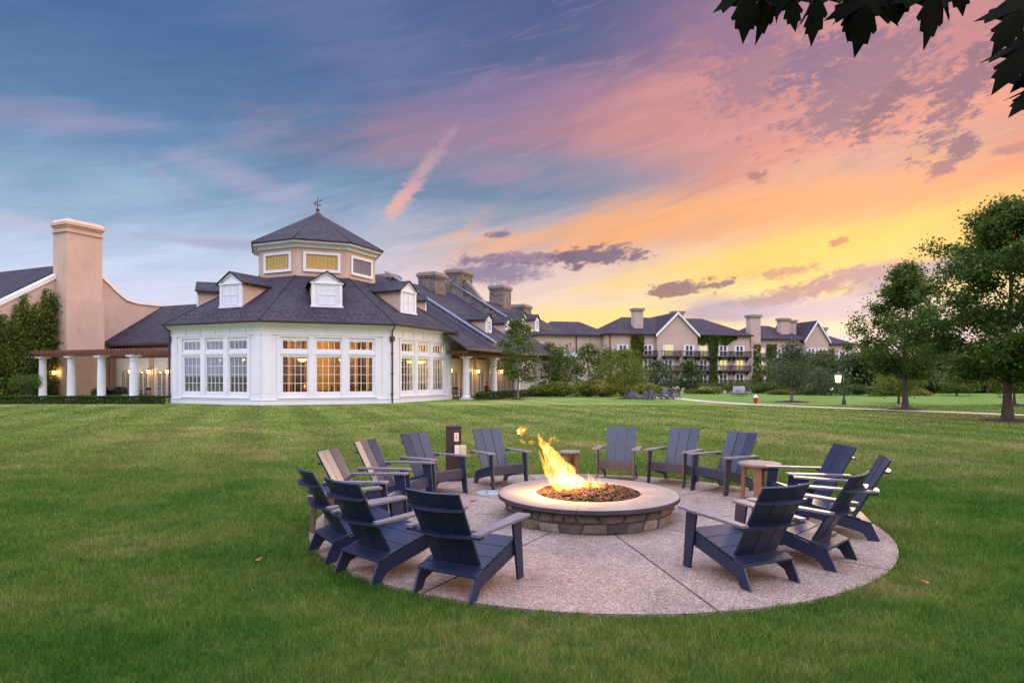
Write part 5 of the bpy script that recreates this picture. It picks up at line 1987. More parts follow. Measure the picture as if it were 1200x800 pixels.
def tongue(mb, pts, radii, seed, n=14, seg=26, rough=0.35):
    rnd = random.Random(seed)
    P = [Vector(p) for p in pts]
    vs, fs = [], []
    for i in range(seg + 1):
        f = i / seg
        k = f * (len(P) - 1)
        j = min(int(k), len(P) - 2)
        u = k - j
        p0, p1, p2, p3 = P[max(j - 1, 0)], P[j], P[j + 1], P[min(j + 2, len(P) - 1)]
        c = 0.5 * ((2 * p1) + (p2 - p0) * u + (2 * p0 - 5 * p1 + 4 * p2 - p3) * u * u + (3 * p1 - p0 - 3 * p2 + p3) * u ** 3)
        kr = f * (len(radii) - 1)
        jr = min(int(kr), len(radii) - 2)
        r = radii[jr] + (radii[jr + 1] - radii[jr]) * (kr - jr)
        tan = (P[j + 1] - P[j]).normalized()
        a = (Vector((0, 1, 0)) - tan * tan.y).normalized()
        b = tan.cross(a)
        for q in range(n):
            t_ = 2 * PI * q / n
            nz = mnoise.noise((math.cos(t_) * 1.4 + seed * 3.1, math.sin(t_) * 1.4, f * 7 - seed)) + 0.6 * mnoise.noise((math.cos(t_) * 2.5, math.sin(t_) * 2.5 + seed, f * 17))
            rr = max(0.0006, r * (1 + rough * 1.5 * nz))
            vs.append(c + (a * math.cos(t_) * 0.8 + b * math.sin(t_)) * rr)
    for i in range(seg):
        for q in range(n):
            q2 = (q + 1) % n
            fs.append((i * n + q, i * n + q2, (i + 1) * n + q2, (i + 1) * n + q))
    fs.append(tuple(range(n))[::-1])
    fs.append(tuple(range(seg * n, (seg + 1) * n)))
    mb.add(vs, fs)


core_t = [([(676, 582), (668, 562), (652, 540), (640, 524), (631, 512)], [0.12, 0.125, 0.09, 0.058, 0.002], 0.0),
          ([(668, 580), (658, 560), (645, 541), (635, 520)], [0.10, 0.11, 0.07, 0.002], -0.05),
          ([(684, 580), (678, 566), (668, 557), (655, 546)], [0.10, 0.10, 0.06, 0.002], 0.04),
          ([(699, 582), (697, 570), (694, 562), (692, 556)], [0.055, 0.06, 0.035, 0.001], 0.02)]
edge_t = [([(660, 580), (647, 562), (641, 548), (638, 535)], [0.05, 0.05, 0.035, 0.001], -0.08),
          ([(655, 578), (642, 556), (635, 538), (631, 524)], [0.03, 0.032, 0.02, 0.001], 0.06),
          ([(640, 528), (634, 516), (632, 511), (630, 507)], [0.045, 0.035, 0.02, 0.001], 0.05),
          ([(641, 522), (645, 516), (648, 513), (652, 510)], [0.022, 0.03, 0.02, 0.001], 0.0),
          ([(682, 576), (680, 566), (677, 560), (678, 553)], [0.06, 0.06, 0.035, 0.001], 0.0),
          ([(703, 582), (704, 571), (702, 562), (699, 553)], [0.035, 0.035, 0.02, 0.001], -0.05),
          ([(691, 582), (689, 570), (690, 560), (689, 551)], [0.03, 0.028, 0.018, 0.001], -0.06),
          ([(712, 582), (709, 574), (707, 569), (707, 563)], [0.035, 0.03, 0.015, 0.001], 0.05),
          ([(663, 566), (657, 556), (656, 548), (652, 542)], [0.05, 0.04, 0.02, 0.001], -0.1)]
for i, (p, r, dy) in enumerate(core_t):
    mb = MB()
    tongue(mb, [fpt(x, y, dy) for x, y in p], r, i + 1)
    mb.build('flame_tongue', M['flame_core'], fire).data.polygons.foreach_set('use_smooth', [True] * len(mb.f))
for i, (p, r, dy) in enumerate(edge_t):
    mb = MB()
    tongue(mb, [fpt(x, y, dy) for x, y in p], r, i + 11, rough=0.45)
    mb.build('flame_tongue', M['flame_edge'], fire).data.polygons.foreach_set('use_smooth', [True] * len(mb.f))
for i, (p, r) in enumerate([([(612, 511), (611, 506), (609, 503), (606, 502)], [0.002, 0.045, 0.038, 0.002]), ([(611, 506), (613, 503), (616, 502), (619, 502)], [0.002, 0.03, 0.03, 0.001]),
                            ([(618, 521), (614, 518), (611, 516), (608, 514)], [0.001, 0.024, 0.026, 0.001]), ([(627, 519), (623, 518), (621, 517.5), (618, 517)], [0.001, 0.034, 0.028, 0.001]),
                            ([(656, 517), (652, 515), (650, 514), (647, 512)], [0.001, 0.026, 0.028, 0.001])]):
    mb = MB()
    tongue(mb, [fpt(x, y, 0) for x, y in p], r, i + 31, rough=0.5)
    mb.build('flame_wisp', M['flame_wisp'], fire).data.polygons.foreach_set('use_smooth', [True] * len(mb.f))
lamp('fire_light', fpt(634, 558, -0.12), 85, (1.0, 0.44, 0.12), 0.08, fire)
lamp('fire_light', fpt(672, 552, -0.30), 70, (1.0, 0.46, 0.13), 0.08, fire)
lamp('fire_light', fpt(690, 548, 0.22), 85, (1.0, 0.46, 0.13), 0.08, fire)

# ------------------------------------------------------------------ adirondack chairs
M['screw'] = plain('dark_screw', (0.006, 0.006, 0.010), 0.1, 9, 0.4, 0.0)


def make_chair(name, label, mat, group, arm_mat=None):
    """faces +y; the arms run from the front legs to a rail behind the back"""
    root = thing(name, label, 'chair', (0, 0, 0), 0, group)
    W_ = 0.30
    rec = R(29)
    base_b = Vector((0, -0.20, 0.212))
    up = Vector((0, -math.sin(rec), math.cos(rec)))
    nb_ = Vector((0, math.cos(rec), math.sin(rec)))          # towards the sitter
    LB = 0.80
    # seat: three slats sloping to the back, the front one rolled over the edge
    s_ = MB()
    a0, a1 = Vector((0, 0.335, 0.372)), Vector((0, -0.24, 0.222))
    dv = (a1 - a0)
    nrm = Vector((0, -dv.z, dv.y)).normalized()
    if nrm.z < 0:
        nrm = -nrm
    for i in range(3):
        p, q = a0 + dv * (i / 3 + 0.006), a0 + dv * ((i + 1) / 3 - 0.006)
        pts = [p, q, q + nrm * 0.022, p + nrm * 0.022]
        s_.prism([Vector((-W_ + 0.002, v.y, v.z)) for v in pts], (2 * W_ - 0.004, 0, 0))
    s_.build('seat', mat, root, bevel=0.004)
    ap = MB().box(-W_, W_, 0.337, 0.360, 0.235, 0.378)
    ap.build('apron', mat, root, bevel=0.004)
    # back: three boards, the outer ones turned in a little and wider at the top
    b_ = MB()
    for i in (-1, 0, 1):
        w0, w1 = 0.158, 0.178
        for side in (0,):
            c0, c1 = i * (w0 + 0.008), i * (w1 + 0.008)
            curl = 0.030 if i else 0.0
            def P(c, w_, l, o, edge):
                x = c + edge * w_ / 2
                far = abs(x) / 0.27
                dep = 0.026 * far * far if i else 0.0
                drop = 0.012 * far
                return Vector((x, 0, 0)) + base_b + up * (l - drop * (1 if l > 0.5 else 0)) + nb_ * (dep + o)
            lo_ = [P(c0, w0, -0.06, 0, -1), P(c0, w0, -0.06, 0, 1), P(c0, w0, -0.06, 0.022, 1), P(c0, w0, -0.06, 0.022, -1)]
            hi2_ = [P(c1, w1, LB, 0, -1), P(c1, w1, LB, 0, 1), P(c1, w1, LB, 0.022, 1), P(c1, w1, LB, 0.022, -1)]
            b_.hexa(lo_, hi2_)
    b_.build('backrest', mat, root, bevel=0.004)
    sc = MB()
    for i in (-1, 0, 1):
        for l in (0.40, 0.66):
            for e in (-0.045, 0.045):
                c = base_b + up * l + nb_ * (0.0225 + (0.010 if i else 0)) + Vector((i * 0.175 + e, 0, 0))
                sc.tube([c, c + nb_ * 0.002], 0.006, 6)
    sc.build('screws', M['screw'], root)
    # rails behind the back, flat boards with a curved outer edge
    for l, hw, dp, nm in ((0.655, 0.265, 0.075, 'top_rail'), (0.385, 0.385, 0.085, 'arm_rail')):
        rl = MB()
        c = base_b + up * l - nb_ * 0.003
        n = 12
        inner, outer = [], []
        for k in range(n + 1):
            x = -hw + 2 * hw * k / n
            f = (x / 0.27) ** 2
            yi = c.y + min(0.05, 0.045 * f) - 0.002
            inner.append(Vector((x, yi if abs(x) < 0.27 else yi + 0.0, c.z)))
            outer.append(Vector((x, yi - dp * (1 - 0.25 * abs(x) / hw), c.z)))
        for k in range(n):
            q = [inner[k], inner[k + 1], outer[k + 1], outer[k]]
            rl.hexa([v - Vector((0, 0, 0.022)) for v in q], q)
        rl.build(nm, mat, root)
    z_arm = base_b.z + up.z * 0.385
    for s in (-1, 1):
        # arm: a board widening to the front, resting on the leg and the rail
        f_z = 0.575
        y_b = base_b.y + up.y * 0.385 - 0.03
        prof = [(0.395, 0.075, 0.075), (0.415, 0.06, 0.06), (0.30, 0.085, 0.07), (0.05, 0.07, 0.055), (-0.2, 0.045, 0.045), (y_b, 0.035, 0.04)]
        xs_ = s * 0.345
        prof = [(0.41, 0.060), (0.395, 0.072), (0.20, 0.070), (0.0, 0.058), (-0.2, 0.046), (y_b, 0.040)]
        zz = lambda y: z_arm + 0.003 + (f_z - z_arm) * (y - y_b) / (0.41 - y_b)
        arm = MB()
        for (ya, wa), (yb, wb) in zip(prof[:-1], prof[1:]):
            q = [Vector((xs_ - wa, ya, zz(ya))), Vector((xs_ + wa, ya, zz(ya))), Vector((xs_ + wb, yb, zz(yb))), Vector((xs_ - wb, yb, zz(yb)))]
            arm.hexa(q, [v + Vector((0, 0, 0.022)) for v in q])
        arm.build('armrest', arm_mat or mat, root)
        # front leg: a plank raked forward at the foot
        x0, x1 = sorted((s * (W_ + 0.001), s * (W_ + 0.024)))
        lg = MB().prism([Vector((x0, 0.335, 0)), Vector((x0, 0.435, 0)), Vector((x0, 0.385, zz(0.385) - 0.001)), Vector((x0, 0.235, zz(0.235) - 0.001))], (x1 - x0, 0, 0))
        lg.build('front_leg', mat, root, bevel=0.003)
        # side rail that runs down to the ground as the rear leg
        x0, x1 = sorted((s * (W_ - 0.001), s * (W_ - 0.024)))
        sr = MB().prism([Vector((x0, y, z)) for y, z in ((0.336, 0.374), (-0.25, 0.208), (-0.352, 0.184), (-0.435, 0.0), (-0.315, 0.0), (-0.262, 0.080), (-0.19, 0.105), (0.336, 0.235))], (x1 - x0, 0, 0))
        sr.build('rear_leg', mat, root, bevel=0.003)
    rb_ = MB()
    q = [Vector((-W_ - 0.004, y, z)) for y, z in ((-0.235, 0.214), (-0.352, 0.186), (-0.352, 0.208), (-0.235, 0.236))]
    rb_.prism(q, (2 * W_ + 0.008, 0, 0))
    rb_.build('rear_board', mat, root, bevel=0.003)
    return root


CG = 'slatted chairs around the fire pit'
CH = [  # angle around the pit (0 = far side, clockwise), radius, extra turn, label
    (-123.5, 3.22, 0, 'leftmost chair of the ring, nearly edge on before the dark side table'),
    (-137.5, 3.26, 0, 'dark chair seen from behind, between the leftmost and the nearest left chair'),
    (-153.8, 3.19, -4, 'nearest dark chair left of the pit, its back to us and one arm showing'),
    (-100, 2.90, -21, 'chair with a pale sunset glow on its slats, just behind the leftmost chair'),
    (-77, 2.75, -8, 'purplish lit chair third from the grey post, left of the fire'),
    (-54, 2.79, -8, 'chair in front of the dark utility post, turned to the fire'),
    (-27.5, 2.66, 0, 'blue chair alone between the utility post and the flames'),
    (17.2, 2.98, 0, 'blue chair facing us just right of the small stool behind the fire'),
    (35.2, 3.14, 0, 'blue chair facing the camera, middle one of the three at the far right'),
    (53, 3.04, 0, 'blue chair at far right next to the wooden side table'),
    (88, 2.98, 0, 'chair behind the wooden side table on the right, its pale slats leaning away'),
    (109, 2.98, 0, 'rightmost chair of the ring, tall pale slats leaning out over the grass'),
    (135.5, 2.82, 0, 'dark chair seen from behind, second from the right in the near row'),
    (156, 2.8, 0, 'nearest dark chair on the right, its curved back to the camera')]
chair0 = make_chair('adirondack_chair', 'x', M['navy'], CG, M['navy_sheen'])
for i, (ang, rad, turn, lab) in enumerate(CH):
    a_ = R(ang)
    loc = (PX + rad * math.sin(a_), PY + rad * math.cos(a_), ZP + 0.001)
    rz = math.pi - a_ + R(turn)
    if i == 0:
        c_first = (loc, rz, lab)
        continue
    dup(chair0, loc, rz, lab, CG)
chair0.location, chair0.rotation_euler, chair0['label'] = c_first[0], (0, 0, c_first[1]), c_first[2]

# far groups of the same kind of chair
cg = make_chair('adirondack_chair', 'grey lawn chair beside the boulders, left of its group', M['greychair'], 'grey lawn chairs far off by the golden shrubs')
cg.location, cg.rotation_euler = pt(775, 467.5), (0, 0, R(120))
dup(cg, pt(783, 468), R(40), 'grey lawn chair far off, middle of its group', None)
dup(cg, pt(790, 467), R(-80), 'grey lawn chair far off, right of its group next to the footpath', None)
cg2 = make_chair('adirondack_chair', 'pale lawn chair left of the hydrant, first of three', M['palechair'], 'pale lawn chairs left of the hydrant')
cg2.location, cg2.rotation_euler = pt(861.5, 464), (0, 0, R(150))
dup(cg2, pt(868, 464), R(170), 'pale lawn chair left of the hydrant, second of three', None)
dup(cg2, pt(874, 463.7), R(200), 'pale lawn chair left of the hydrant, third of three and nearest to it', None)

# ------------------------------------------------------------------ side tables
M['teak'] = plain('pale_teak', (0.16, 0.098, 0.058), 0.2, 8, 0.6, 0.25, 40)
M['teak_dark'] = plain('dark_teak', (0.14, 0.09, 0.065), 0.2, 8, 0.6, 0.25, 40)
M['teak_grey'] = plain('weathered_teak', (0.16, 0.125, 0.118), 0.2, 8, 0.65, 0.25, 40)


def side_table(label, loc, rz, rtop, h, m_top, m_leg):
    root = thing('side_table', label, 'side table', loc, rz, 'round side tables on the patio')
    MB().lathe([(rtop - 0.012, h - 0.045), (rtop, h - 0.035), (rtop, h - 0.01), (rtop - 0.012, h)], 40).build('tabletop', m_top, root, smooth=True)
    MB().lathe([(rtop * 0.55, h - 0.11), (rtop * 0.55, h - 0.047)], 24).build('apron', m_leg, root, smooth=True)
    for k in range(4):
        a_ = PI / 4 + k * PI / 2
        X = Matrix.Rotation(a_, 4, 'Z')
        MB().hexa([X @ Vector(v) for v in ((rtop * 0.72, -0.055, 0), (rtop * 0.88, -0.055, 0), (rtop * 0.88, 0.055, 0), (rtop * 0.72, 0.055, 0))],
                  [X @ Vector(v) for v in ((rtop * 0.60, -0.055, h - 0.047), (rtop * 0.80, -0.055, h - 0.047), (rtop * 0.80, 0.055, h - 0.047), (rtop * 0.60, 0.055, h - 0.047))]).build('leg', m_leg, root, bevel=0.004)
    return root


side_table('small round wooden stool table behind the flames, lit orange', (PX + 0.06, PY + 3.4, ZP), 0.2, 0.20, 0.46, M['teak_grey'], M['teak'])
side_table('round wooden side table with stout plank legs on the right, between two chairs', (PX + 2.72, PY + 1.05, ZP), 0.3, 0.31, 0.56, M['teak_grey'], M['teak'])
side_table('dark topped round side table behind the leftmost chair', (PX - 3.18, PY - 0.92, ZP), 0.9, 0.29, 0.53, M['navy'], M['teak_dark'])

# ------------------------------------------------------------------ utility post with outlet box
M['postdark'] = plain('dark_plum_post', (0.018, 0.012, 0.020), 0.12, 3, 0.45, 0.1)
M['plate'] = plain('pale_plate', (0.62, 0.56, 0.56), 0.05, 6, 0.5, 0.05)
M['redmark'] = plain('red_button', (0.50, 0.04, 0.05), 0.1, 6, 0.4, 0.05)
pd = PY + 3.05
ppos = pt(531.5, None, 11.45)
post = thing('utility_post', 'dark utility post with a control plate and a covered outlet box', 'utility post', (ppos.x, ppos.y, 0), R(8))
hp_ = ph(499, 11.45)
MB().box(-0.135, 0.135, -0.12, 0.12, -0.1, hp_ - 0.03).build('post_body', M['postdark'], post, bevel=0.006)
MB().box(-0.14, 0.14, -0.125, 0.125, hp_ - 0.03, hp_).build('post_cap', M['postdark'], post, bevel=0.006)
pl = MB().box(0.005, 0.085, -0.128, -0.1205, hp_ - 0.26, hp_ - 0.11).build('control_plate', M['plate'], post, bevel=0.002)
mk = MB()
mk.box(0.03, 0.06, -0.134, -0.1283, hp_ - 0.215, hp_ - 0.19)
mk.tube([Vector((0.045, -0.128, hp_ - 0.155)), Vector((0.045, -0.138, hp_ - 0.155))], 0.012, 10)
mk.build('control_switch', M['redmark'], pl)
ob = MB().box(0.01, 0.10, -0.20, -0.1205, hp_ - 0.50, hp_ - 0.33).build('outlet_box', M['plate'], post, bevel=0.004)
m, t, out = base_mat('cloudy_plastic')
p_ = principled(t, out, (0.62, 0.60, 0.42, 1), 0.25)
p_.inputs['Alpha'].default_value = 0.72
M['cloudy'] = m
cvr = MB().box(0.10, 0.215, -0.225, -0.115, hp_ - 0.51, hp_ - 0.325).build('outlet_cover', M['cloudy'], ob, bevel=0.012)

# drain cover, fallen leaves
M['bluegrey'] = plain('pale_blue_iron', (0.22, 0.29, 0.31), 0.2, 12, 0.5, 0.3)
dpos = pt(574, 577, z=ZP)
dr_ = thing('drain_cover', 'pale blue round drain cover set in the patio beside the fire pit', 'drain cover', (dpos.x, dpos.y, ZP))
MB().lathe([(0.21, -0.02), (0.21, 0.004), (0.20, 0.008), (0.02, 0.008)], 32).build('plate', M['bluegrey'], dr_)
for a_ in (0, 2.1, 4.2):
    MB().tube([(0.1 * math.cos(a_), 0.1 * math.sin(a_), 0.006), (0.1 * math.cos(a_), 0.1 * math.sin(a_), 0.012)], 0.022, 10).build('bolt', M['joint'], dr_)

HALF = [(0, 0.02), (0.10, -0.05), (0.32, -0.13), (0.28, 0.02), (0.44, 0.06), (0.36, 0.14), (0.45, 0.24), (0.56, 0.24), (0.54, 0.33), (0.70, 0.46), (0.52, 0.47), (0.47, 0.55), (0.34, 0.47), (0.19, 0.52),
        (0.29, 0.66), (0.24, 0.71), (0.20, 0.69), (0.19, 0.82), (0.11, 0.83), (0.0, 1.02)]


def maple_leaf(mb, M4, size, curl=0.25, thick=0.002, wide=1.0):
    pts = [(x, y) for x, y in HALF] + [(-x, y) for x, y in HALF[-2:0:-1]]
    top = []
    for x, y in pts:
        x *= wide
        z = -curl * (abs(x) ** 1.6) * 0.9 - curl * 0.5 * max(0, y - 0.3) ** 2 + 0.03 * math.sin(x * 9 + y * 7)
        top.append(M4 @ Vector((x * size, y * size, z * size)))
    ctr = M4 @ Vector((0, 0.38 * size, 0.02 * size))
    nrm = (M4.to_3x3() @ Vector((0, 0, 1))).normalized() * -thick
    n = len(pts)
    vs = [ctr] + top + [ctr + nrm] + [p + nrm for p in top]
    fs = [(0, 1 + i, 1 + (i + 1) % n) for i in range(n)]
    fs += [(n + 1, n + 2 + (i + 1) % n, n + 2 + i) for i in range(n)]
    fs += [(1 + i, n + 2 + i, n + 2 + (i + 1) % n, 1 + (i + 1) % n) for i in range(n)]
    mb.add(vs, fs)


M['deadleaf'] = plain('dead_leaf', (0.30, 0.10, 0.05), 0.3, 30, 0.7, 0.2)
lf = pt(557, 587, z=ZP)
mb = MB()
maple_leaf(mb, Matrix.Translation((0, 0, 0.02)) @ Matrix.Rotation(1.2, 4, 'Z') @ Matrix.Rotation(0.2, 4, 'X'), 0.11, 0.3)
o = mb.build('fallen_leaf', M['deadleaf'])
o.location = (lf.x, lf.y, ZP)
tag(o, 'fallen orange brown leaf lying on the patio near the drain cover', 'leaf', 'fallen leaves')
lf = pt(629, 618, z=ZP)
for px, py, lab in ((300, 661, 'small reddish leaf lying on the grass left of the patio'), (1088, 688, 'small tan leaf lying on the grass right of the patio')):
    mb = MB()
    maple_leaf(mb, Matrix.Translation((0, 0, 0.05)) @ Matrix.Rotation(0.5 + px, 4, 'Z') @ Matrix.Rotation(0.3, 4, 'X'), 0.07, 0.3)
    o = mb.build('fallen_leaf', M['deadleaf'])
    o.location = pt(px, py)
    tag(o, lab, 'leaf', 'fallen leaves')

# ------------------------------------------------------------------ lamp, hydrant, boulders, canopy
M['ironblack'] = plain('black_iron', (0.02, 0.02, 0.022), 0.2, 4, 0.45, 0.05)
M['glowhead'] = emit('lit_street_lantern', (1.0, 0.80, 0.42, 1), 2.2)
lp = pt(989, 474)
st_ = thing('street_lamp', 'black street lamp with a lit lantern hanging beside the footpath', 'street lamp', lp)
MB().lathe([(0.13, -0.1), (0.13, 0.25), (0.08, 0.35), (0.055, 0.5), (0.045, 2.5), (0.07, 2.55), (0.02, 2.7)], 14).build('pole', M['ironblack'], st_, smooth=True)
ar = MB()
ar.tube([(0, 0, 2.3), (-0.2, 0, 2.42), (-0.38, 0, 2.3), (-0.38, 0, 2.2)], 0.02, 8)
ar.build('arm', M['ironblack'], st_, smooth=True)
ln_ = MB()
ln_.lathe([(0.24, 1.93), (0.10, 2.12), (0.03, 2.2)], 12, c=(-0.38, 0, 0))
ln_.lathe([(0.17, 1.40), (0.18, 1.44)], 12, c=(-0.38, 0, 0))
hd_ = ln_.build('lantern', M['ironblack'], st_)
MB().lathe([(0.15, 1.445), (0.21, 1.925)], 12, c=(-0.38, 0, 0)).build('lantern_glass', M['glowhead'], hd_, smooth=True)
lamp('street_light', (-0.38, -0.3, 1.6), 30, (1.0, 0.76, 0.4), 0.15, st_)
d2 = 62.0
b2 = Vector(((974 - 600) / FOC * d2, d2, 0))
pl_ = thing('path_lamp', 'small globe lamp on a short post far behind the street lamp', 'path lamp', b2)
MB().lathe([(0.05, -0.1), (0.05, 0.5), (0.07, 0.55)], 10).build('post', M['ironblack'], pl_)
MB().lathe([(0.03, 0.50), (0.12, 0.55), (0.16, 0.66), (0.12, 0.77), (0.02, 0.82)], 12).build('globe', M['glowhead'], pl_, smooth=True)

M['hydred'] = plain('hydrant_red', (0.45, 0.02, 0.03), 0.15, 5, 0.4, 0.1)
hb = pt(885.5, 472.5)
hy = thing('fire_hydrant', 'red fire hydrant with a white bonnet on the far lawn', 'fire hydrant', hb)
MB().lathe([(0.17, -0.05), (0.17, 0.04), (0.11, 0.05), (0.11, 0.36), (0.14, 0.37), (0.14, 0.40)], 16).build('barrel', M['hydred'], hy, smooth=True)
MB().lathe([(0.14, 0.40), (0.135, 0.46), (0.09, 0.54), (0.035, 0.57), (0.035, 0.61)], 16).build('bonnet', M['white'], hy, smooth=True)
for dx_ in (-1, 1):
    MB().tube([(0.1 * dx_, 0, 0.27), (0.19 * dx_, 0, 0.27)], 0.055, 12).build('nozzle_cap', M['hydred'], hy)
MB().tube([(0, -0.1, 0.24), (0, -0.2, 0.24)], 0.075, 12).build('nozzle_cap', M['hydred'], hy)

M['boulder'] = stone('grey_boulder', [(0.13, 0.11, 0.13), (0.09, 0.08, 0.10), (0.17, 0.14, 0.16)], (0.09, 0.08, 0.09), 1.6, 0.02, 1.0, 0.5)


def boulder(label, loc, size, seed):
    bm_ = bmesh.new()
    bmesh.ops.create_icosphere(bm_, subdivisions=3, radius=1)
    for v in bm_.verts:
        k = 1 + 0.32 * mnoise.noise(v.co * 1.1 + Vector((seed, seed * 2, 0))) + 0.12 * mnoise.noise(v.co * 3 + Vector((seed, 0, 0)))
        v.co = Vector((v.co.x * size[0], v.co.y * size[1], v.co.z * size[2])) * k
    me = bpy.data.meshes.new('boulder')
    bm_.to_mesh(me)
    bm_.free()
    me.materials.append(M['boulder'])
    o = bpy.data.objects.new('boulder', me)
    COL.objects.link(o)
    o.location = loc
    return tag(o, label, 'boulder', 'boulders by the golden shrubs')


boulder('long sloping grey boulder at the right end of the golden shrubs', pt(744, 467.5) + Vector((0, 0.5, 0.2)), (0.55, 0.4, 0.42), 3)
boulder('low grey boulder at the right of the sloping one', pt(752, 468) + Vector((0, 0.3, 0.1)), (0.3, 0.3, 0.26), 8)
for px, hgt, lab in ((757, 0.62, 'stone pedestal with a planted urn beside the boulders, left one'), (762.5, 0.72, 'stone pedestal with a planted urn beside the boulders, right one')):
    b = pt(px, 468.5)
    pe = thing('planter_pedestal', lab, 'planter', b, 0.2, 'planted pedestals by the boulders')
    MB().box(-0.2, 0.2, -0.2, 0.2, -0.1, hgt).build('pedestal', M['boulder'], pe)
    MB().lathe([(0.10, hgt), (0.08, hgt + 0.06), (0.2, hgt + 0.25), (0.24, hgt + 0.28)], 14).build('urn', M['capstone'], pe, smooth=True)
    C = rng.normal(0, 1, (160, 3)) * np.array([0.13, 0.13, 0.09]) + np.array([0, 0, hgt + 0.38])
    foliage('plant', C, 0.1, M['leaf_gold'], pe)

cp_ = Vector(((664 - 600) / FOC * 82, 82, gz(0, 82)))
can = thing('canopy', 'white flat canopy on slim posts at the far end of the long wing', 'canopy', cp_, R(-10))
zt = ph(412, 82) - cp_.z
MB().hexa([Vector((-1.2, -1.5, zt - 0.55)), Vector((1.6, -1.5, zt - 0.8)), Vector((1.6, 1.5, zt - 0.8)), Vector((-1.2, 1.5, zt - 0.55))],
          [Vector((-1.2, -1.5, zt)), Vector((1.6, -1.5, zt - 0.25)), Vector((1.6, 1.5, zt - 0.25)), Vector((-1.2, 1.5, zt))]).build('fabric', M['white'], can)
for x_ in (-1.1, 1.5):
    for y_ in (-1.4, 1.4):
        MB().tube([(x_, y_, -0.2), (x_, y_, zt - 0.6)], 0.06, 8).build('post', M['white'], can)

# ------------------------------------------------------------------ people at the far terrace
M['skin'] = plain('skin', (0.45, 0.27, 0.20), 0.05, 8, 0.6, 0.05)
M['coral'] = plain('coral_shirt', (0.55, 0.12, 0.07), 0.1, 8, 0.8, 0.1)
M['redshirt'] = plain('red_shirt', (0.42, 0.05, 0.05), 0.1, 8, 0.8, 0.1)
M['darkhair'] = plain('dark_hair', (0.02, 0.014, 0.012), 0.2, 20, 0.6, 0.2)
M['jeans'] = plain('dark_trousers', (0.03, 0.035, 0.06), 0.1, 8, 0.8, 0.1)


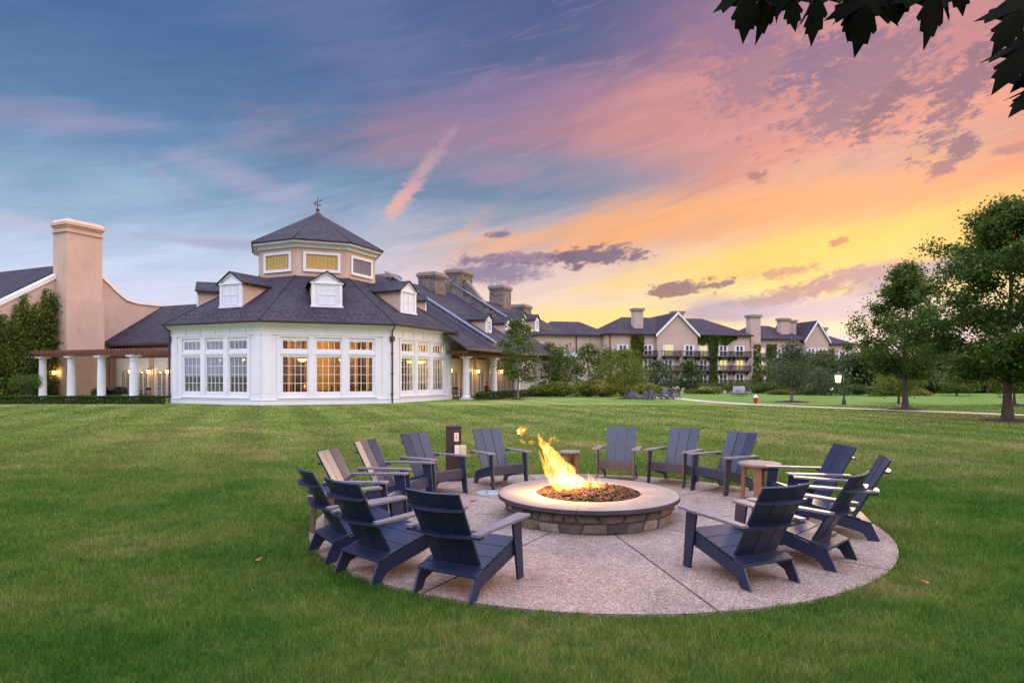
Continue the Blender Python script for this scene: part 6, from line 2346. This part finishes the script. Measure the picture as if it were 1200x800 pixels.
def person(label, loc, rz, shirt, seated):
    root = thing('person', label, 'person', loc, rz)
    if seated:
        J = {'pel': (0, 0, 0.50), 'che': (0, -0.02, 0.86), 'nec': (0, 0.0, 1.06), 'hea': (0, 0.02, 1.20), 'top': (0, 0.03, 1.30),
             'ls': (-0.19, -0.01, 0.98), 'le': (-0.24, 0.05, 0.72), 'lw': (-0.16, 0.28, 0.74), 'rs': (0.19, -0.01, 0.98), 're': (0.24, 0.05, 0.72), 'rw': (0.16, 0.28, 0.74),
             'lh': (-0.1, 0.02, 0.48), 'lk': (-0.13, 0.44, 0.50), 'la': (-0.13, 0.42, 0.08), 'lf': (-0.14, 0.56, 0.04), 'rh': (0.1, 0.02, 0.48), 'rk': (0.13, 0.44, 0.50), 'ra': (0.13, 0.42, 0.08), 'rf': (0.14, 0.56, 0.04)}
    else:
        J = {'pel': (0, 0, 0.93), 'che': (0, 0, 1.28), 'nec': (0, 0.0, 1.46), 'hea': (0, 0.02, 1.60), 'top': (0, 0.03, 1.70),
             'ls': (-0.19, 0, 1.39), 'le': (-0.25, -0.02, 1.12), 'lw': (-0.22, 0.12, 0.90), 'rs': (0.19, 0, 1.39), 're': (0.25, -0.02, 1.12), 'rw': (0.24, 0.08, 0.88),
             'lh': (-0.1, 0, 0.90), 'lk': (-0.11, 0.03, 0.50), 'la': (-0.12, 0.0, 0.08), 'lf': (-0.13, 0.14, 0.04), 'rh': (0.1, 0, 0.90), 'rk': (0.11, 0.05, 0.50), 'ra': (0.12, 0.06, 0.08), 'rf': (0.13, 0.2, 0.04)}
    rad = {'pel': 0.14, 'che': 0.14, 'nec': 0.055, 'hea': 0.095, 'top': 0.06, 'ls': 0.065, 'rs': 0.065, 'le': 0.045, 're': 0.045, 'lw': 0.035, 'rw': 0.035,
           'lh': 0.09, 'rh': 0.09, 'lk': 0.06, 'rk': 0.06, 'la': 0.042, 'ra': 0.042, 'lf': 0.04, 'rf': 0.04}
    E_ = [('pel', 'che'), ('che', 'nec'), ('nec', 'hea'), ('hea', 'top'), ('che', 'ls'), ('ls', 'le'), ('le', 'lw'), ('che', 'rs'), ('rs', 're'), ('re', 'rw'),
          ('pel', 'lh'), ('lh', 'lk'), ('lk', 'la'), ('la', 'lf'), ('pel', 'rh'), ('rh', 'rk'), ('rk', 'ra'), ('ra', 'rf')]
    def skin(name, keys, edges, grow, mat, rootkey):
        me = bpy.data.meshes.new(name)
        ix = {k: i for i, k in enumerate(keys)}
        me.from_pydata([J[k] for k in keys], [(ix[a], ix[b]) for a, b in edges], [])
        o = bpy.data.objects.new(name, me)
        COL.objects.link(o)
        o.parent = root
        me.skin_vertices.new() if hasattr(me.skin_vertices, 'new') else None
        md = o.modifiers.new('skin', 'SKIN')
        if not me.skin_vertices:
            bm_ = bmesh.new()
            bm_.from_mesh(me)
            bm_.verts.layers.skin.verify()
            bm_.to_mesh(me)
            bm_.free()
        for k in keys:
            sv_ = me.skin_vertices[0].data[ix[k]]
            sv_.radius = (rad[k] * grow, rad[k] * grow)
            sv_.use_root = (k == rootkey)
        sb = o.modifiers.new('sub', 'SUBSURF')
        sb.levels = sb.render_levels = 2
        me.materials.append(mat)
        return o
    skin('body', list(J), E_, 1.0, M['skin'], 'pel')
    sk = ['pel', 'che', 'nec', 'ls', 'le', 'rs', 're']
    skin('shirt', sk, [e for e in E_ if e[0] in sk and e[1] in sk], 1.16, shirt, 'pel')
    tk = ['pel', 'lh', 'lk', 'la', 'rh', 'rk', 'ra']
    skin('trousers', tk, [e for e in E_ if e[0] in tk and e[1] in tk], 1.15, M['jeans'], 'pel')
    h_ = Vector(J['hea'])
    MB().lathe([(0.10, -0.02), (0.112, 0.03), (0.10, 0.09), (0.05, 0.13), (0.01, 0.135)], 14, c=h_ + Vector((0, -0.015, 0.02))).build('hair', M['darkhair'], root, smooth=True)
    return root


c = wpt(9.8, 11.2)
person('seated diner in a red shirt on the terrace between the white columns', (c.x, c.y, 0), R(BROT - 30), M['redshirt'], True)
c2 = Vector(((659 - 600) / FOC * 63, 63, 0))
person('standing person in a coral shirt behind the lime shrubs', c2, R(150), M['coral'], False)

# terrace furniture below the pergolas: dark tables and chairs
M['darkmetal'] = plain('dark_terrace_metal', (0.025, 0.02, 0.024), 0.2, 5, 0.5, 0.05)


def terrace_set(loc, rz, labs):
    tb_ = thing('terrace_table', labs[0], 'table', loc, rz, 'terrace tables')
    MB().lathe([(0.42, 0.72), (0.42, 0.745)], 24).build('tabletop', M['darkmetal'], tb_)
    MB().lathe([(0.22, 0.0), (0.2, 0.03), (0.03, 0.06), (0.03, 0.72)], 12).build('pedestal', M['darkmetal'], tb_)
    for s_, lb in ((-1, labs[1]), (1, labs[2])):
        X = Matrix.Translation(loc) @ Matrix.Rotation(rz, 4, 'Z')
        p = X @ Vector((s_ * 0.62, 0, 0))
        ch_ = thing('terrace_chair', lb, 'chair', p, rz + (0 if s_ < 0 else PI), 'terrace chairs')
        MB().box(-0.22, 0.22, -0.22, 0.22, 0.43, 0.46).build('seat', M['darkmetal'], ch_)
        bk = MB()
        bk.box(-0.22, -0.19, -0.22, 0.22, 0.80, 0.95)
        for i in range(6):
            bk.box(-0.215, -0.195, -0.2 + i * 0.08 - 0.012, -0.2 + i * 0.08 + 0.012, 0.46, 0.80)
        bk.build('backrest', M['darkmetal'], ch_)
        for a_ in (-0.2, 0.2):
            for b_ in (-0.2, 0.2):
                MB().box(a_ - 0.018, a_ + 0.018, b_ - 0.018, b_ + 0.018, 0, 0.43).build('leg', M['darkmetal'], ch_)


for (p, q), nm in (((9.7, 6.4), 'between the pavilion and the right pergola'), ((9.8, 11.9), 'beside the red shirted diner'),
                   ((-11.6, -6.9), 'under the left pergola nearest the pavilion'), ((-15.2, -6.9), 'under the left pergola near the chimney')):
    c = wpt(p, q)
    terrace_set(Vector((c.x, c.y, 0)), R(BROT + 90 if p > 0 else BROT), ['dark round terrace table ' + nm, 'dark terrace chair on the near side, ' + nm, 'dark terrace chair on the far side, ' + nm])

# ------------------------------------------------------------------ maple sprays overhead
m, t, out = base_mat('backlit_maple_leaf')
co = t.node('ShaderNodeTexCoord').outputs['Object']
principled(t, out, t.ramp(t.noise(co, 14, 4), [(0.35, (0.003, 0.004, 0.002)), (0.7, (0.007, 0.008, 0.003))]), 0.8, spec=0.04)  # near-black base colour carries the backlit shade of the leaves
M['maple_backlit'] = m
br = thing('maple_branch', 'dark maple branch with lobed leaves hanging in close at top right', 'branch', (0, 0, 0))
tw = MB()
D0 = 1.25
def bp(px, py, d=D0):
    return Vector(((px - 600) / FOC * d, d, ph(py, d)))
tw.tube([bp(1290, -150), bp(1140, -60, 1.3), bp(1000, -50, 1.28), bp(890, -45)], [0.012, 0.009, 0.006, 0.003], 8)
tw.tube([bp(1290, -150), bp(1260, -10, 1.2), bp(1225, 60, 1.2)], [0.012, 0.007, 0.003], 8)
LV = [  # base px, tip px, length factor, roll, depth
    ((880, -38), (868, 54), 0.4, 1.25), ((905, -40), (900, 58), -0.5, 1.28), ((925, -20), (929, 40), 0.7, 1.22), ((968, -30), (934, 56), 1.15, 1.25), ((1022, -24), (1003, 70), 0.3, 1.24),
    ((1010, -20), (982, 50), 1.0, 1.27), ((1066, -50), (1050, 30), 0.5, 1.24), ((1098, -40), (1099, 63), -0.2, 1.22), ((1120, -46), (1130, 22), 0.6, 1.26), ((1212, -12), (1160, 64), 0.5, 1.2),
    ((1228, 30), (1152, 104), 0.8, 1.2), ((1232, 70), (1178, 100), 0.9, 1.22), ((1240, 86), (1172, 128), 1.0, 1.2), ((1240, -30), (1180, 20), 0.2, 1.25)]
lfm = [MB() for _ in LV]
for (b_, t_, roll, d), mb in zip(LV, lfm):
    B0, T0 = bp(*b_, d), bp(*t_, d - 0.02)
    y_ = (T0 - B0)
    L = y_.length
    y_.normalize()
    z_ = Vector((0, -1, 0)) - y_ * (Vector((0, -1, 0)).dot(y_))
    z_.normalize()
    z_ = Matrix.Rotation(roll, 3, y_) @ z_
    x_ = y_.cross(z_)
    X = Matrix(((x_.x, y_.x, z_.x, B0.x), (x_.y, y_.y, z_.y, B0.y), (x_.z, y_.z, z_.z, B0.z), (0, 0, 0, 1)))
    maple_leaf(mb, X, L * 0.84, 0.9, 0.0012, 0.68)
    mb.build('leaf', M['maple_backlit'], br, smooth=True)
    near_twig = B0 + Vector((0.02, 0.01, 0.05))
    tw.tube([B0, near_twig], 0.0012, 5)
tw.build('twig', M['bark'], br)

# ------------------------------------------------------------------ the grass itself
V_, F_, A_ = blades(620000)
gr_ = np_mesh('lawn_grass', V_, F_, M['blades'], None, A_)
tag(gr_, kind='stuff')
